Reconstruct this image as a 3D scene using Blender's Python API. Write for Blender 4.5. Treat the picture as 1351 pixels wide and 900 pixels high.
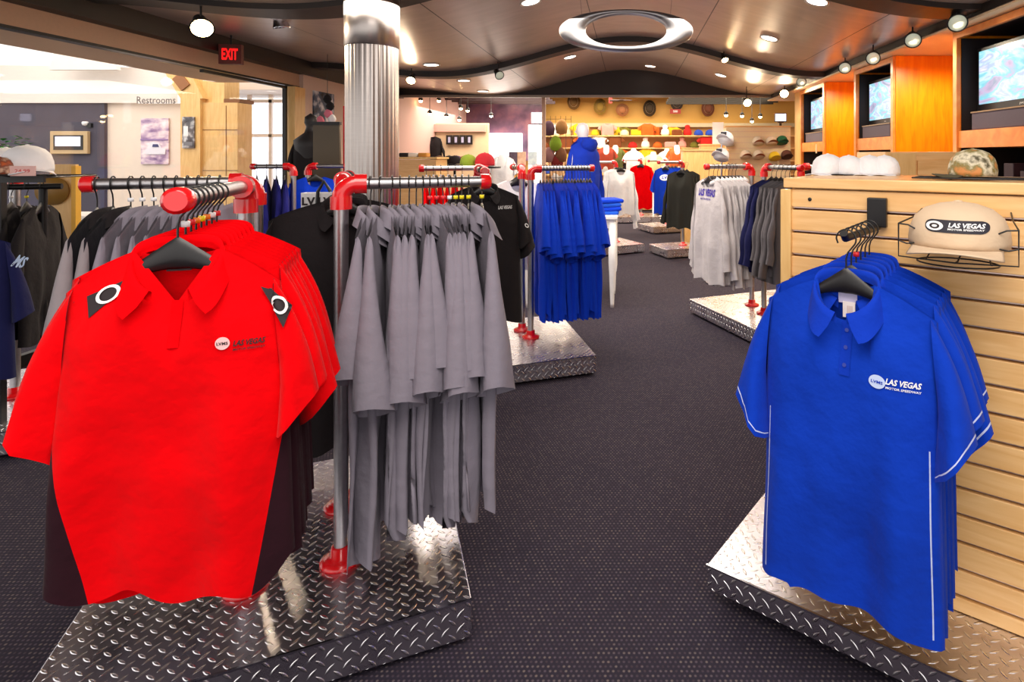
import bpy, bmesh, math, random
from math import pi, sin, cos, atan2, sqrt, radians
from mathutils import Vector, Matrix, noise
from mathutils.bvhtree import BVHTree

for o in list(bpy.data.objects): bpy.data.objects.remove(o)
SC = bpy.context.scene
COL = SC.collection
rnd = random.Random(7)

# ------------------------------------------------------------------ camera
F, CX, HY, ZC = 760.0, 830.0, 206.0, 1.42
W, H = 1351.0, 900.0
cd = bpy.data.cameras.new('camera'); cam = bpy.data.objects.new('camera', cd); COL.objects.link(cam)
cam.location = (0, 0, ZC); cam.rotation_euler = (pi/2, 0, 0)
cd.sensor_width = 36; cd.lens = F/W*36
cd.shift_x = -(CX-W/2)/W; cd.shift_y = -(H/2-HY)/W
cd.clip_start = .05; cd.clip_end = 100
SC.camera = cam
# ------------------------------------------------------------------ world, exposure
wd = bpy.data.worlds.new('world'); SC.world = wd; wd.use_nodes = True
wd.node_tree.nodes['Background'].inputs[0].default_value = (1.0, .96, .92, 1)
wd.node_tree.nodes['Background'].inputs[1].default_value = 1.0
SC.view_settings.view_transform = 'Standard'; SC.view_settings.look = 'None'
SC.view_settings.exposure = 0.62; SC.view_settings.gamma = 1
SC.view_settings.use_curve_mapping = False

def light(kind, loc, power, col=(1,.9,.78), size=.3, rot=(0,0,0), spot=1.6, blend=.6, sy=None):
    l = bpy.data.lights.new('lamp_light', kind); l.energy = power; l.color = col
    if kind == 'AREA':
        l.size = size
        if sy: l.shape = 'RECTANGLE'; l.size_y = sy
    else: l.shadow_soft_size = size
    if kind == 'SPOT': l.spot_size = spot; l.spot_blend = blend
    o = bpy.data.objects.new('lamp_light', l); COL.objects.link(o); o.location = loc; o.rotation_euler = rot
    return o
# unseen ceiling light nearest the camera; added area fill farther back and in hall
light('AREA', (-.3, .2, 2.75), 70, (1,.92,.84), 2.6, sy=1.8)
light('AREA', (-.6, 4.6, 2.44), 80, (1,.90,.78), 3.0, sy=2.2)
light('AREA', (.2, 8.4, 2.42), 60, (1,.88,.72), 3.0, sy=1.6)
light('AREA', (0, 12.6, 2.85), 330, (1,.86,.66), 6.5, sy=3.6)
light('AREA', (-6.6, 5.2, 3.3), 85, (1,.93,.88), 3.4, sy=5)
light('AREA', (-3.9, 12.5, 2.4), 60, (1,.9,.85), 2.5)

def X(px, Y): return (px-CX)/F*Y
def Z(py, Y): return ZC-(py-HY)/F*Y
def P(px, py, Y): return Vector((X(px,Y), Y, Z(py,Y)))

# ------------------------------------------------------------------ materials
MATS = {}
def srgb(c):
    return tuple((v/255/12.92 if v/255 <= .04045 else ((v/255+.055)/1.055)**2.4) for v in c)
def mat(name, col, rough=.6, metal=0, noise=0, nscale=40, bump=0, bscale=200, bdist=.002, sheen=0, coat=0, emit=None, est=1, spec=.5, stretch=None):
    if name in MATS: return MATS[name]
    m = bpy.data.materials.new(name); m.use_nodes = True
    nt = m.node_tree; b = nt.nodes['Principled BSDF']
    c = srgb(col)
    b.inputs['Base Color'].default_value = (*c, 1); b.inputs['Roughness'].default_value = rough
    b.inputs['Metallic'].default_value = metal
    b.inputs['Specular IOR Level'].default_value = spec
    if sheen: b.inputs['Sheen Weight'].default_value = sheen
    if coat: b.inputs['Coat Weight'].default_value = coat; b.inputs['Coat Roughness'].default_value = .15
    tc = nt.nodes.new('ShaderNodeTexCoord'); mp = nt.nodes.new('ShaderNodeMapping')
    nt.links.new(tc.outputs['Object'], mp.inputs[0])
    if stretch: mp.inputs['Scale'].default_value = stretch
    n = nt.nodes.new('ShaderNodeTexNoise'); n.inputs['Scale'].default_value = nscale; n.inputs['Detail'].default_value = 4
    nt.links.new(mp.outputs[0], n.inputs['Vector'])
    k = noise if noise else .06
    mx = nt.nodes.new('ShaderNodeMix'); mx.data_type = 'RGBA'
    mx.inputs[6].default_value = (*[v*(1-k) for v in c], 1); mx.inputs[7].default_value = (*[min(1, v*(1+k)) for v in c], 1)
    nt.links.new(n.outputs[0], mx.inputs[0]); nt.links.new(mx.outputs[2], b.inputs['Base Color'])
    if bump:
        n2 = nt.nodes.new('ShaderNodeTexNoise'); n2.inputs['Scale'].default_value = bscale; n2.inputs['Detail'].default_value = 3
        nt.links.new(mp.outputs[0], n2.inputs['Vector'])
        bp = nt.nodes.new('ShaderNodeBump'); bp.inputs['Strength'].default_value = bump; bp.inputs['Distance'].default_value = bdist
        nt.links.new(n2.outputs[0], bp.inputs['Height']); nt.links.new(bp.outputs[0], b.inputs['Normal'])
    if emit:
        b.inputs['Emission Color'].default_value = (*srgb(emit), 1); b.inputs['Emission Strength'].default_value = est
    MATS[name] = m
    return m
def fabric(name, col, sheen=.04, rough=.85): return mat(name, col, rough, bump=.55, bscale=20, bdist=.010, sheen=sheen, nscale=14, noise=.08, spec=.15)
def N(nt, t, **kw):
    n = nt.nodes.new(t)
    for k, v in kw.items(): setattr(n, k, v)
    return n
def mth(nt, op, a, b=None, c=None, clamp=False):
    n = nt.nodes.new('ShaderNodeMath'); n.operation = op; n.use_clamp = clamp
    for i, v in enumerate((a, b, c)):
        if v is None: continue
        if isinstance(v, (int, float)): n.inputs[i].default_value = v
        else: nt.links.new(v, n.inputs[i])
    return n.outputs[0]

def mat_tread():
    m = bpy.data.materials.new('diamond_plate'); m.use_nodes = True; nt = m.node_tree; b = nt.nodes['Principled BSDF']
    uv = N(nt, 'ShaderNodeUVMap'); sp = N(nt, 'ShaderNodeSeparateXYZ'); nt.links.new(uv.outputs[0], sp.inputs[0])
    L = .042
    def lens(off, sgn):
        u = mth(nt, 'SUBTRACT', mth(nt, 'FRACT', mth(nt, 'ADD', mth(nt, 'DIVIDE', sp.outputs[0], L), off)), .5)
        v = mth(nt, 'SUBTRACT', mth(nt, 'FRACT', mth(nt, 'ADD', mth(nt, 'DIVIDE', sp.outputs[1], L), off)), .5)
        a = mth(nt, 'MULTIPLY', mth(nt, 'ADD', u, mth(nt, 'MULTIPLY', v, sgn)), .7071)
        c = mth(nt, 'MULTIPLY', mth(nt, 'SUBTRACT', u, mth(nt, 'MULTIPLY', v, sgn)), .7071)
        a2 = mth(nt, 'POWER', mth(nt, 'DIVIDE', mth(nt, 'ABSOLUTE', a), .40), 2)
        c1 = mth(nt, 'DIVIDE', mth(nt, 'ABSOLUTE', c), .105)
        return mth(nt, 'SUBTRACT', mth(nt, 'SUBTRACT', 1, a2), c1, clamp=True)
    h = mth(nt, 'MAXIMUM', lens(0.0, 1), lens(.5, -1))
    hs = mth(nt, 'MINIMUM', mth(nt, 'MULTIPLY', h, 1.8), 1)
    bp = N(nt, 'ShaderNodeBump'); bp.inputs['Strength'].default_value = 1; bp.inputs['Distance'].default_value = .0026
    nt.links.new(hs, bp.inputs['Height']); nt.links.new(bp.outputs[0], b.inputs['Normal'])
    b.inputs['Metallic'].default_value = 1; b.inputs['Roughness'].default_value = .24
    n = N(nt, 'ShaderNodeTexNoise'); n.inputs['Scale'].default_value = 9; nt.links.new(uv.outputs[0], n.inputs['Vector'])
    mr = N(nt, 'ShaderNodeMapRange'); mr.inputs[3].default_value = .18; mr.inputs[4].default_value = .38
    nt.links.new(n.outputs[0], mr.inputs[0]); nt.links.new(mr.outputs[0], b.inputs['Roughness'])
    mx = N(nt, 'ShaderNodeMix', data_type='RGBA'); mx.inputs[6].default_value = (.66, .63, .68, 1); mx.inputs[7].default_value = (.93, .92, .92, 1)
    nt.links.new(hs, mx.inputs[0]); nt.links.new(mx.outputs[2], b.inputs['Base Color'])
    return m
def mat_carpet():
    m = bpy.data.materials.new('loop_carpet'); m.use_nodes = True; nt = m.node_tree; b = nt.nodes['Principled BSDF']
    tc = N(nt, 'ShaderNodeTexCoord'); sp = N(nt, 'ShaderNodeSeparateXYZ'); nt.links.new(tc.outputs['Object'], sp.inputs[0])
    p = .0145
    u = mth(nt, 'DIVIDE', sp.outputs[0], p); v = mth(nt, 'DIVIDE', sp.outputs[1], p)
    row = mth(nt, 'MODULO', mth(nt, 'FLOOR', v), 2)
    u = mth(nt, 'ADD', u, mth(nt, 'MULTIPLY', row, .5))
    fu = mth(nt, 'SUBTRACT', mth(nt, 'FRACT', u), .5); fv = mth(nt, 'SUBTRACT', mth(nt, 'FRACT', v), .5)
    r2 = mth(nt, 'ADD', mth(nt, 'POWER', fu, 2), mth(nt, 'POWER', fv, 2))
    d = mth(nt, 'SUBTRACT', 1, mth(nt, 'MULTIPLY', r2, 9), clamp=True)
    cb = N(nt, 'ShaderNodeCombineXYZ'); nt.links.new(mth(nt, 'FLOOR', u), cb.inputs[0]); nt.links.new(mth(nt, 'FLOOR', v), cb.inputs[1])
    wn = N(nt, 'ShaderNodeTexWhiteNoise'); nt.links.new(cb.outputs[0], wn.inputs[0])
    cr = N(nt, 'ShaderNodeValToRGB'); e = cr.color_ramp.elements
    e[0].position = 0; e[0].color = (.05, .036, .048, 1); e[1].position = 1; e[1].color = (.15, .118, .115, 1)
    e2 = cr.color_ramp.elements.new(.5); e2.color = (.082, .062, .088, 1)
    nt.links.new(wn.outputs[0], cr.inputs[0])
    big = N(nt, 'ShaderNodeTexNoise'); big.inputs['Scale'].default_value = 2.2; nt.links.new(tc.outputs['Object'], big.inputs['Vector'])
    dk = N(nt, 'ShaderNodeMix', data_type='RGBA'); dk.inputs[6].default_value = (.021, .018, .031, 1); dk.inputs[7].default_value = (.030, .024, .036, 1)
    nt.links.new(big.outputs[0], dk.inputs[0])
    mx = N(nt, 'ShaderNodeMix', data_type='RGBA'); nt.links.new(d, mx.inputs[0])
    nt.links.new(dk.outputs[2], mx.inputs[6]); nt.links.new(cr.outputs[0], mx.inputs[7])
    nt.links.new(mx.outputs[2], b.inputs['Base Color']); b.inputs['Roughness'].default_value = .95
    b.inputs['Specular IOR Level'].default_value = .15
    bp = N(nt, 'ShaderNodeBump'); bp.inputs['Strength'].default_value = .5; bp.inputs['Distance'].default_value = .003
    nt.links.new(d, bp.inputs['Height']); nt.links.new(bp.outputs[0], b.inputs['Normal'])
    return m
def mat_wood(name, c1, c2, rough=.35, scale=(1, 1, 9), coat=.2):
    m = bpy.data.materials.new(name); m.use_nodes = True; nt = m.node_tree; b = nt.nodes['Principled BSDF']
    tc = N(nt, 'ShaderNodeTexCoord'); mp = N(nt, 'ShaderNodeMapping'); mp.inputs['Scale'].default_value = scale
    nt.links.new(tc.outputs['Object'], mp.inputs[0])
    n = N(nt, 'ShaderNodeTexNoise'); n.inputs['Scale'].default_value = 5; n.inputs['Detail'].default_value = 6; n.inputs['Distortion'].default_value = .6
    nt.links.new(mp.outputs[0], n.inputs['Vector'])
    cr = N(nt, 'ShaderNodeValToRGB'); cr.color_ramp.elements[0].position = .3; cr.color_ramp.elements[1].position = .7
    cr.color_ramp.elements[0].color = (*srgb(c1), 1); cr.color_ramp.elements[1].color = (*srgb(c2), 1)
    nt.links.new(n.outputs[0], cr.inputs[0]); nt.links.new(cr.outputs[0], b.inputs['Base Color'])
    b.inputs['Roughness'].default_value = rough; b.inputs['Coat Weight'].default_value = coat; b.inputs['Coat Roughness'].default_value = .2
    return m
def mat_ceiling():
    m = bpy.data.materials.new('ceiling_metal_panels'); m.use_nodes = True; nt = m.node_tree; b = nt.nodes['Principled BSDF']
    tc = N(nt, 'ShaderNodeTexCoord'); mp = N(nt, 'ShaderNodeMapping'); mp.inputs['Scale'].default_value = (1, 3, 1)
    nt.links.new(tc.outputs['Object'], mp.inputs[0])
    n = N(nt, 'ShaderNodeTexNoise'); n.inputs['Scale'].default_value = 2.2; n.inputs['Detail'].default_value = 5; n.inputs['Distortion'].default_value = 1.2
    nt.links.new(mp.outputs[0], n.inputs['Vector'])
    cr = N(nt, 'ShaderNodeValToRGB'); cr.color_ramp.elements[0].color = (.38, .30, .26, 1); cr.color_ramp.elements[1].color = (.60, .49, .43, 1)
    nt.links.new(n.outputs[0], cr.inputs[0])
    sp = N(nt, 'ShaderNodeSeparateXYZ'); nt.links.new(tc.outputs['Object'], sp.inputs[0])
    fx = mth(nt, 'ABSOLUTE', mth(nt, 'SUBTRACT', mth(nt, 'FRACT', mth(nt, 'DIVIDE', mth(nt, 'ADD', sp.outputs[0], 10.6), 1.2)), .5))
    seam = mth(nt, 'LESS_THAN', fx, .004)
    mx = N(nt, 'ShaderNodeMix', data_type='RGBA'); nt.links.new(seam, mx.inputs[0]); nt.links.new(cr.outputs[0], mx.inputs[6]); mx.inputs[7].default_value = (.03, .025, .02, 1)
    nt.links.new(mx.outputs[2], b.inputs['Base Color']); b.inputs['Metallic'].default_value = .35; b.inputs['Roughness'].default_value = .33
    return m
def mat_screen():
    m = bpy.data.materials.new('tv_picture'); m.use_nodes = True; nt = m.node_tree; b = nt.nodes['Principled BSDF']
    tc = N(nt, 'ShaderNodeTexCoord'); mp = N(nt, 'ShaderNodeMapping'); nt.links.new(tc.outputs['Object'], mp.inputs[0]); mp.inputs['Scale'].default_value = (1, 2.2, 6)
    n = N(nt, 'ShaderNodeTexNoise'); n.inputs['Scale'].default_value = 1.5; n.inputs['Distortion'].default_value = .8; n.inputs['Detail'].default_value = 5
    nt.links.new(mp.outputs[0], n.inputs['Vector'])
    cr = N(nt, 'ShaderNodeValToRGB'); e = cr.color_ramp.elements
    e[0].position = .30; e[0].color = (.22, .30, .42, 1); e[1].position = .72; e[1].color = (.85, .80, .95, 1)
    for p, c in ((.40, (.55, .42, .62, 1)), (.48, (.20, .62, .72, 1)), (.56, (.62, .80, .88, 1)), (.63, (.40, .50, .85, 1))):
        k = e.new(p); k.color = c
    nt.links.new(n.outputs[0], cr.inputs[0])
    nt.links.new(cr.outputs[0], b.inputs['Emission Color']); b.inputs['Emission Strength'].default_value = .85
    b.inputs['Base Color'].default_value = (.02, .02, .02, 1); b.inputs['Roughness'].default_value = .2
    return m
def mat_uvpanel(name, col, dark, kind):
    """cloth with a second colour sewn in: 'side' = tapering lower side panels, 'yoke' = shoulder yoke"""
    m = fabric(name, col); nt = m.node_tree; b = nt.nodes['Principled BSDF']
    src = b.inputs['Base Color'].links[0].from_socket
    uv = N(nt, 'ShaderNodeUVMap'); sp = N(nt, 'ShaderNodeSeparateXYZ'); nt.links.new(uv.outputs[0], sp.inputs[0])
    if kind == 'side':
        a = mth(nt, 'ABSOLUTE', mth(nt, 'SUBTRACT', mth(nt, 'MULTIPLY', sp.outputs[0], 2), 1))
        lim = mth(nt, 'SUBTRACT', 1.0, mth(nt, 'MULTIPLY', mth(nt, 'SUBTRACT', sp.outputs[1], .46), .62))
        f = mth(nt, 'MULTIPLY', mth(nt, 'GREATER_THAN', a, lim), mth(nt, 'GREATER_THAN', sp.outputs[1], .46))
        f = mth(nt, 'MULTIPLY', f, mth(nt, 'LESS_THAN', sp.outputs[1], 1.01))
    elif kind == 'yoke':
        f = mth(nt, 'LESS_THAN', sp.outputs[1], .20)
    else:   # thin pale piping lines down the sides and round the cuffs
        a = mth(nt, 'ABSOLUTE', mth(nt, 'SUBTRACT', mth(nt, 'MULTIPLY', sp.outputs[0], 2), 1))
        l1 = mth(nt, 'LESS_THAN', mth(nt, 'ABSOLUTE', mth(nt, 'SUBTRACT', a, .90)), .007)
        l1 = mth(nt, 'MULTIPLY', l1, mth(nt, 'MULTIPLY', mth(nt, 'GREATER_THAN', sp.outputs[1], .40), mth(nt, 'LESS_THAN', sp.outputs[1], .97)))
        l2 = mth(nt, 'LESS_THAN', mth(nt, 'ABSOLUTE', mth(nt, 'SUBTRACT', sp.outputs[1], 1.93)), .008)
        f = mth(nt, 'MAXIMUM', l1, l2)
    mx = N(nt, 'ShaderNodeMix', data_type='RGBA'); nt.links.new(f, mx.inputs[0]); nt.links.new(src, mx.inputs[6]); mx.inputs[7].default_value = (*srgb(dark), 1)
    nt.links.new(mx.outputs[2], b.inputs['Base Color'])
    return m
def mat_glass():
    m = bpy.data.materials.new('clear_glass'); m.use_nodes = True; nt = m.node_tree
    nt.nodes.remove(nt.nodes['Principled BSDF']); out = nt.nodes['Material Output']
    t = N(nt, 'ShaderNodeBsdfTransparent'); g = N(nt, 'ShaderNodeBsdfGlossy'); g.inputs['Roughness'].default_value = .02
    lw = N(nt, 'ShaderNodeValue'); lw.outputs[0].default_value = .05
    mx = N(nt, 'ShaderNodeMixShader'); nt.links.new(lw.outputs[0], mx.inputs[0]); nt.links.new(t.outputs[0], mx.inputs[1]); nt.links.new(g.outputs[0], mx.inputs[2])
    nt.links.new(mx.outputs[0], out.inputs[0]); return m
def mat_blotch(name, cols, scale=4, stretch=(1,1,1), emit=0, rough=.6):
    m = bpy.data.materials.new(name); m.use_nodes = True; nt = m.node_tree; b = nt.nodes['Principled BSDF']
    tc = N(nt, 'ShaderNodeTexCoord'); mp = N(nt, 'ShaderNodeMapping'); mp.inputs['Scale'].default_value = stretch
    nt.links.new(tc.outputs['Object'], mp.inputs[0])
    n = N(nt, 'ShaderNodeTexNoise'); n.inputs['Scale'].default_value = scale; n.inputs['Detail'].default_value = 3
    nt.links.new(mp.outputs[0], n.inputs['Vector'])
    cr = N(nt, 'ShaderNodeValToRGB'); e = cr.color_ramp.elements
    k = len(cols); pos = [.32+.36*i/(k-1) for i in range(k)]
    e[0].position = pos[0]; e[0].color = (*srgb(cols[0]), 1); e[1].position = pos[-1]; e[1].color = (*srgb(cols[-1]), 1)
    for i in range(1, k-1): q = e.new(pos[i]); q.color = (*srgb(cols[i]), 1)
    nt.links.new(n.outputs[0], cr.inputs[0]); nt.links.new(cr.outputs[0], b.inputs['Base Color']); b.inputs['Roughness'].default_value = rough
    if emit: nt.links.new(cr.outputs[0], b.inputs['Emission Color']); b.inputs['Emission Strength'].default_value = emit
    return m

TREAD = mat_tread(); CARPET = mat_carpet(); GLASS = mat_glass(); CEILM = mat_ceiling(); SCREEN = mat_screen()
MAPLE = mat_wood('maple_veneer', (226, 172, 104), (242, 196, 134), .38, (1, 1, 10))
MAPLE_V = mat_wood('maple_upright', (224, 176, 104), (240, 198, 130), .38, (8, 8, 1))
ORANGE = mat_wood('orange_stained_wood', (236, 120, 4), (250, 150, 10), .3, (6, 6, .7), .5)
FRAMEW = mat_wood('honey_wood', (226, 124, 50), (240, 156, 76), .35, (2, 2, 2))
GALV = mat('galvanised_pipe', (176, 174, 176), .34, 1, noise=.16, nscale=60, bump=.2, bscale=150)
STEEL = mat('brushed_steel', (176, 168, 164), .30, 1, noise=.08, nscale=6, stretch=(1, 1, 12))
CHROME = mat('polished_chrome', (205, 205, 210), .12, 1)
REDP = mat('red_enamel', (214, 14, 22), .22, 0, coat=.8, noise=.05)
BLACK = mat('black_plastic', (24, 22, 24), .35)
BLACKM = mat('black_metal', (28, 26, 27), .4, .3)
WIRE = mat('black_wire', (20, 19, 20), .4)
DARKW = mat('dark_fascia', (34, 27, 20), .6, nscale=3, noise=.2)
RIBM = mat('dark_bronze_rib', (38, 30, 27), .5, nscale=5, noise=.15)
RED = fabric('red_cloth', (228, 0, 8), 0); REDSIDE = mat_uvpanel('red_cloth_black_sides', (226, 0, 9), (44, 20, 28), 'side')
BLUE = fabric('royal_blue_cloth', (4, 50, 172)); BLUEP = mat_uvpanel('royal_blue_cloth_piped', (3, 54, 176), (190, 200, 235), 'pipe')
BLUE2 = fabric('cobalt_cloth', (8, 58, 200)); BLUE3 = fabric('blue_fleece', (22, 52, 172))
GREY = fabric('grey_cloth', (132, 126, 138)); GREYYOKE = mat_uvpanel('grey_cloth_black_yoke', (140, 132, 136), (28, 26, 34), 'yoke')
HGREY = fabric('heather_grey_fleece', (196, 190, 192)); DGREY = fabric('charcoal_cloth', (92, 88, 92)); NAVY = fabric('navy_cloth', (26, 28, 72))
INDIGO = fabric('indigo_fleece', (34, 34, 112)); BLK = fabric('black_cloth', (34, 30, 32)); WHITE = fabric('white_cloth', (238, 236, 238)); CREAM = fabric('stone_twill', (206, 182, 154))
WPAINT = mat('white_paint', (236, 226, 216), .6); BEIGE = mat('beige_plaster', (226, 196, 164), .7); YELLOWW = mat('ochre_wall', (222, 170, 84), .6)
PUREW = mat('white_print', (240, 240, 240), .6); INKB = mat('black_print', (30, 16, 22), .6); INKP = mat('purple_print', (60, 44, 150), .6); INKR = mat('red_print', (200, 30, 40), .6)
BULB = mat('lit_bulb', (255, 240, 200), .4, emit=(255, 214, 150), est=28); DLITE = mat('downlight_lens', (255, 250, 240), .4, emit=(255, 246, 232), est=6)
HALLW = mat('slate_grey_wall', (74, 70, 84), .7, nscale=6, noise=.2)

# ------------------------------------------------------------------ mesh helpers
class MB:
    def __init__(s): s.v = []; s.f = []; s.m = []; s.uv = []; s.sm = []
    def add(s, vs, fs, mi=0, smooth=True, uv=None):
        b = len(s.v); s.v += [Vector(v) for v in vs]
        for f in fs:
            s.f.append([b+i for i in f]); s.m.append(mi); s.sm.append(smooth)
            s.uv.append([uv[i] for i in f] if uv else None)
    def box(s, c, d, rz=0, mi=0, M=None):
        x, y, z = d[0]/2, d[1]/2, d[2]/2
        vs = [Vector((a, b, e)) for a in (-x, x) for b in (-y, y) for e in (-z, z)]
        R = (M if M else Matrix.Rotation(rz, 3, 'Z')); vs = [R @ v + Vector(c) for v in vs]
        fs = [(0,1,3,2),(4,6,7,5),(0,4,5,1),(2,3,7,6),(0,2,6,4),(1,5,7,3)]
        uvl = []
        for k, f in enumerate(fs):
            pass
        b = len(s.v); s.v += vs
        loc = [(a, bb, e) for a in (-x, x) for bb in (-y, y) for e in (-z, z)]
        ax = [(1,2),(1,2),(0,2),(0,2),(0,1),(0,1)]
        for k, f in enumerate(fs):
            s.f.append([b+i for i in f]); s.m.append(mi); s.sm.append(False)
            s.uv.append([(loc[i][ax[k][0]], loc[i][ax[k][1]]) for i in f])
    def tube(s, pts, r, n=10, mi=0, closed=False, cap=True):
        pts = [Vector(p) for p in pts]; L = len(pts); rs = r if isinstance(r, (list, tuple)) else [r]*L
        rings = []; prev = None
        for i, p in enumerate(pts):
            a = pts[(i-1) % L] if (i > 0 or closed) else p; c = pts[(i+1) % L] if (i < L-1 or closed) else p
            t = (c-a).normalized()
            if prev is None:
                up = Vector((0,0,1)) if abs(t.z) < .9 else Vector((1,0,0)); q = t.cross(up).normalized()
            else:
                q = prev - t*prev.dot(t); q.normalize()
            prev = q; w = t.cross(q)
            rings.append([p + (q*cos(2*pi*k/n)+w*sin(2*pi*k/n))*rs[i] for k in range(n)])
        vs = [v for R in rings for v in R]; fs = []
        for i in range(L if closed else L-1):
            j = (i+1) % L
            for k in range(n): fs.append((i*n+k, i*n+(k+1) % n, j*n+(k+1) % n, j*n+k))
        s.add(vs, fs, mi)
        if cap and not closed:
            s.add(rings[0], [tuple(range(n))[::-1]], mi, False); s.add(rings[-1], [tuple(range(n))], mi, False)
    def lathe(s, prof, n=24, c=(0,0,0), axis='Z', mi=0, sx=1, sy=1, cap=True):
        vs = []; fs = []
        for r, z in prof:
            for k in range(n):
                a = 2*pi*k/n; p = (r*cos(a)*sx, r*sin(a)*sy, z)
                if axis == 'Y': p = (p[0], p[2], p[1])
                if axis == 'X': p = (p[2], p[0], p[1])
                vs.append(Vector(p)+Vector(c))
        for i in range(len(prof)-1):
            for k in range(n): fs.append((i*n+k, i*n+(k+1) % n, (i+1)*n+(k+1) % n, (i+1)*n+k))
        if cap:
            if prof[0][0] > 1e-5: fs.append(tuple(range(n))[::-1])
            if prof[-1][0] > 1e-5: fs.append(tuple((len(prof)-1)*n+k for k in range(n)))
        s.add(vs, fs, mi)
    def grid(s, fn, nu, nv, mi=0, uvfn=None, smooth=True):
        vs = []; uv = []
        for i in range(nu+1):
            for j in range(nv+1): vs.append(Vector(fn(i/nu, j/nv))); uv.append(uvfn(i/nu, j/nv) if uvfn else (i/nu, j/nv))
        fs = [(i*(nv+1)+j, (i+1)*(nv+1)+j, (i+1)*(nv+1)+j+1, i*(nv+1)+j+1) for i in range(nu) for j in range(nv)]
        s.add(vs, fs, mi, smooth, uv)
    def prism(s, poly, h, mi=0, M=None):
        n = len(poly); vs = [Vector((p[0], p[1], 0)) for p in poly]+[Vector((p[0], p[1], h)) for p in poly]
        if M is not None: vs = [M @ v for v in vs]
        s.add(vs, [tuple(range(n))[::-1], tuple(range(n, 2*n))]+[(i, (i+1) % n, n+(i+1) % n, n+i) for i in range(n)], mi, False)
    def mesh(s, name, mats, merge=False):
        me = bpy.data.meshes.new(name); me.from_pydata([tuple(v) for v in s.v], [], s.f)
        for m in (mats if isinstance(mats, (list, tuple)) else [mats]): me.materials.append(m)
        for p, mi, sm in zip(me.polygons, s.m, s.sm): p.material_index = mi; p.use_smooth = sm
        if any(u for u in s.uv):
            ul = me.uv_layers.new(name='UVMap')
            for p, u in zip(me.polygons, s.uv):
                if u:
                    for li, q in zip(p.loop_indices, u): ul.data[li].uv = q
        bm = bmesh.new(); bm.from_mesh(me)
        if merge: bmesh.ops.remove_doubles(bm, verts=bm.verts, dist=1e-5)
        bmesh.ops.recalc_face_normals(bm, faces=bm.faces)
        bm.to_mesh(me); bm.free()
        return me
    def build(s, name, mats, parent=None, merge=False, bevel=0):
        o = bpy.data.objects.new(name, s.mesh(name, mats, merge)); COL.objects.link(o)
        if parent: o.parent = parent
        if bevel:
            b = o.modifiers.new('bevel', 'BEVEL'); b.width = bevel; b.segments = 2; b.limit_method = 'ANGLE'
        return o
def tag(o, label=None, cat=None, group=None, kind=None):
    if label: o['label'] = label
    if cat: o['category'] = cat
    if group: o['group'] = group
    if kind: o['kind'] = kind
    return o
def empty(name, loc, rz=0, label=None, cat=None, group=None):
    o = bpy.data.objects.new(name, None); COL.objects.link(o); o.location = loc; o.rotation_euler = (0, 0, rz); o.empty_display_size = .05
    return tag(o, label, cat, group)
def bx(name, c, d, m, parent=None, rz=0, bevel=0):
    b = MB(); b.box((0,0,0), d); o = b.build(name, m, parent, bevel=bevel); o.location = c; o.rotation_euler = (0,0,rz); return o
def place(name, me, parent=None, loc=(0,0,0), rot=(0,0,0)):
    o = bpy.data.objects.new(name, me); COL.objects.link(o); o.location = loc; o.rotation_euler = rot
    if parent: o.parent = parent
    return o
def copy_tree(o, parent=None):
    c = o.copy(); COL.objects.link(c); c.parent = parent
    for ch in list(o.children): copy_tree(ch, c)
    return c
def struct(o): o['kind'] = 'structure'; return o
TXT = {}
def text_mesh(s, size=1, shear=0, offset=0, spacing=1):
    """flat glyph outlines as (verts, faces) centred on the origin in XY"""
    cu = bpy.data.curves.new('t', 'FONT'); cu.body = s; cu.size = size; cu.shear = shear; cu.offset = offset; cu.align_x = 'CENTER'; cu.align_y = 'CENTER'
    cu.resolution_u = 2; cu.space_character = spacing
    o = bpy.data.objects.new('t', cu); COL.objects.link(o)
    me = o.evaluated_get(bpy.context.evaluated_depsgraph_get()).to_mesh()
    vs = [Vector(v.co) for v in me.vertices]; fs = [tuple(p.vertices) for p in me.polygons]
    bpy.data.objects.remove(o); bpy.data.curves.remove(cu)
    return vs, fs
def flat_text(name, s, width, height, m, parent, M, shear=0, offset=0, warp=None):
    """text fitted in width x height (metres), placed with matrix M (text plane XY -> world/local)"""
    vs, fs = text_mesh(s, 1, shear, offset)
    x0, x1 = min(v.x for v in vs), max(v.x for v in vs); y0, y1 = min(v.y for v in vs), max(v.y for v in vs)
    out = []
    for v in vs:
        x = (v.x-(x0+x1)/2)/(x1-x0)*width; y = (v.y-(y0+y1)/2)/(y1-y0)*height
        q = warp(x, y) if warp else Vector((x, y, 0)); out.append(M @ q)
    b = MB(); b.add(out, fs, smooth=False); return b.build(name, m, parent)
UPXZ = Matrix(((1,0,0,0),(0,0,-1,0),(0,1,0,0),(0,0,0,1)))   # text x->x, y->z, facing -y
def ortho(loc, rz=0, tilt=0): return Matrix.Translation(loc) @ Matrix.Rotation(rz, 4, 'Z') @ UPXZ @ Matrix.Rotation(tilt, 4, 'Z')

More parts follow.
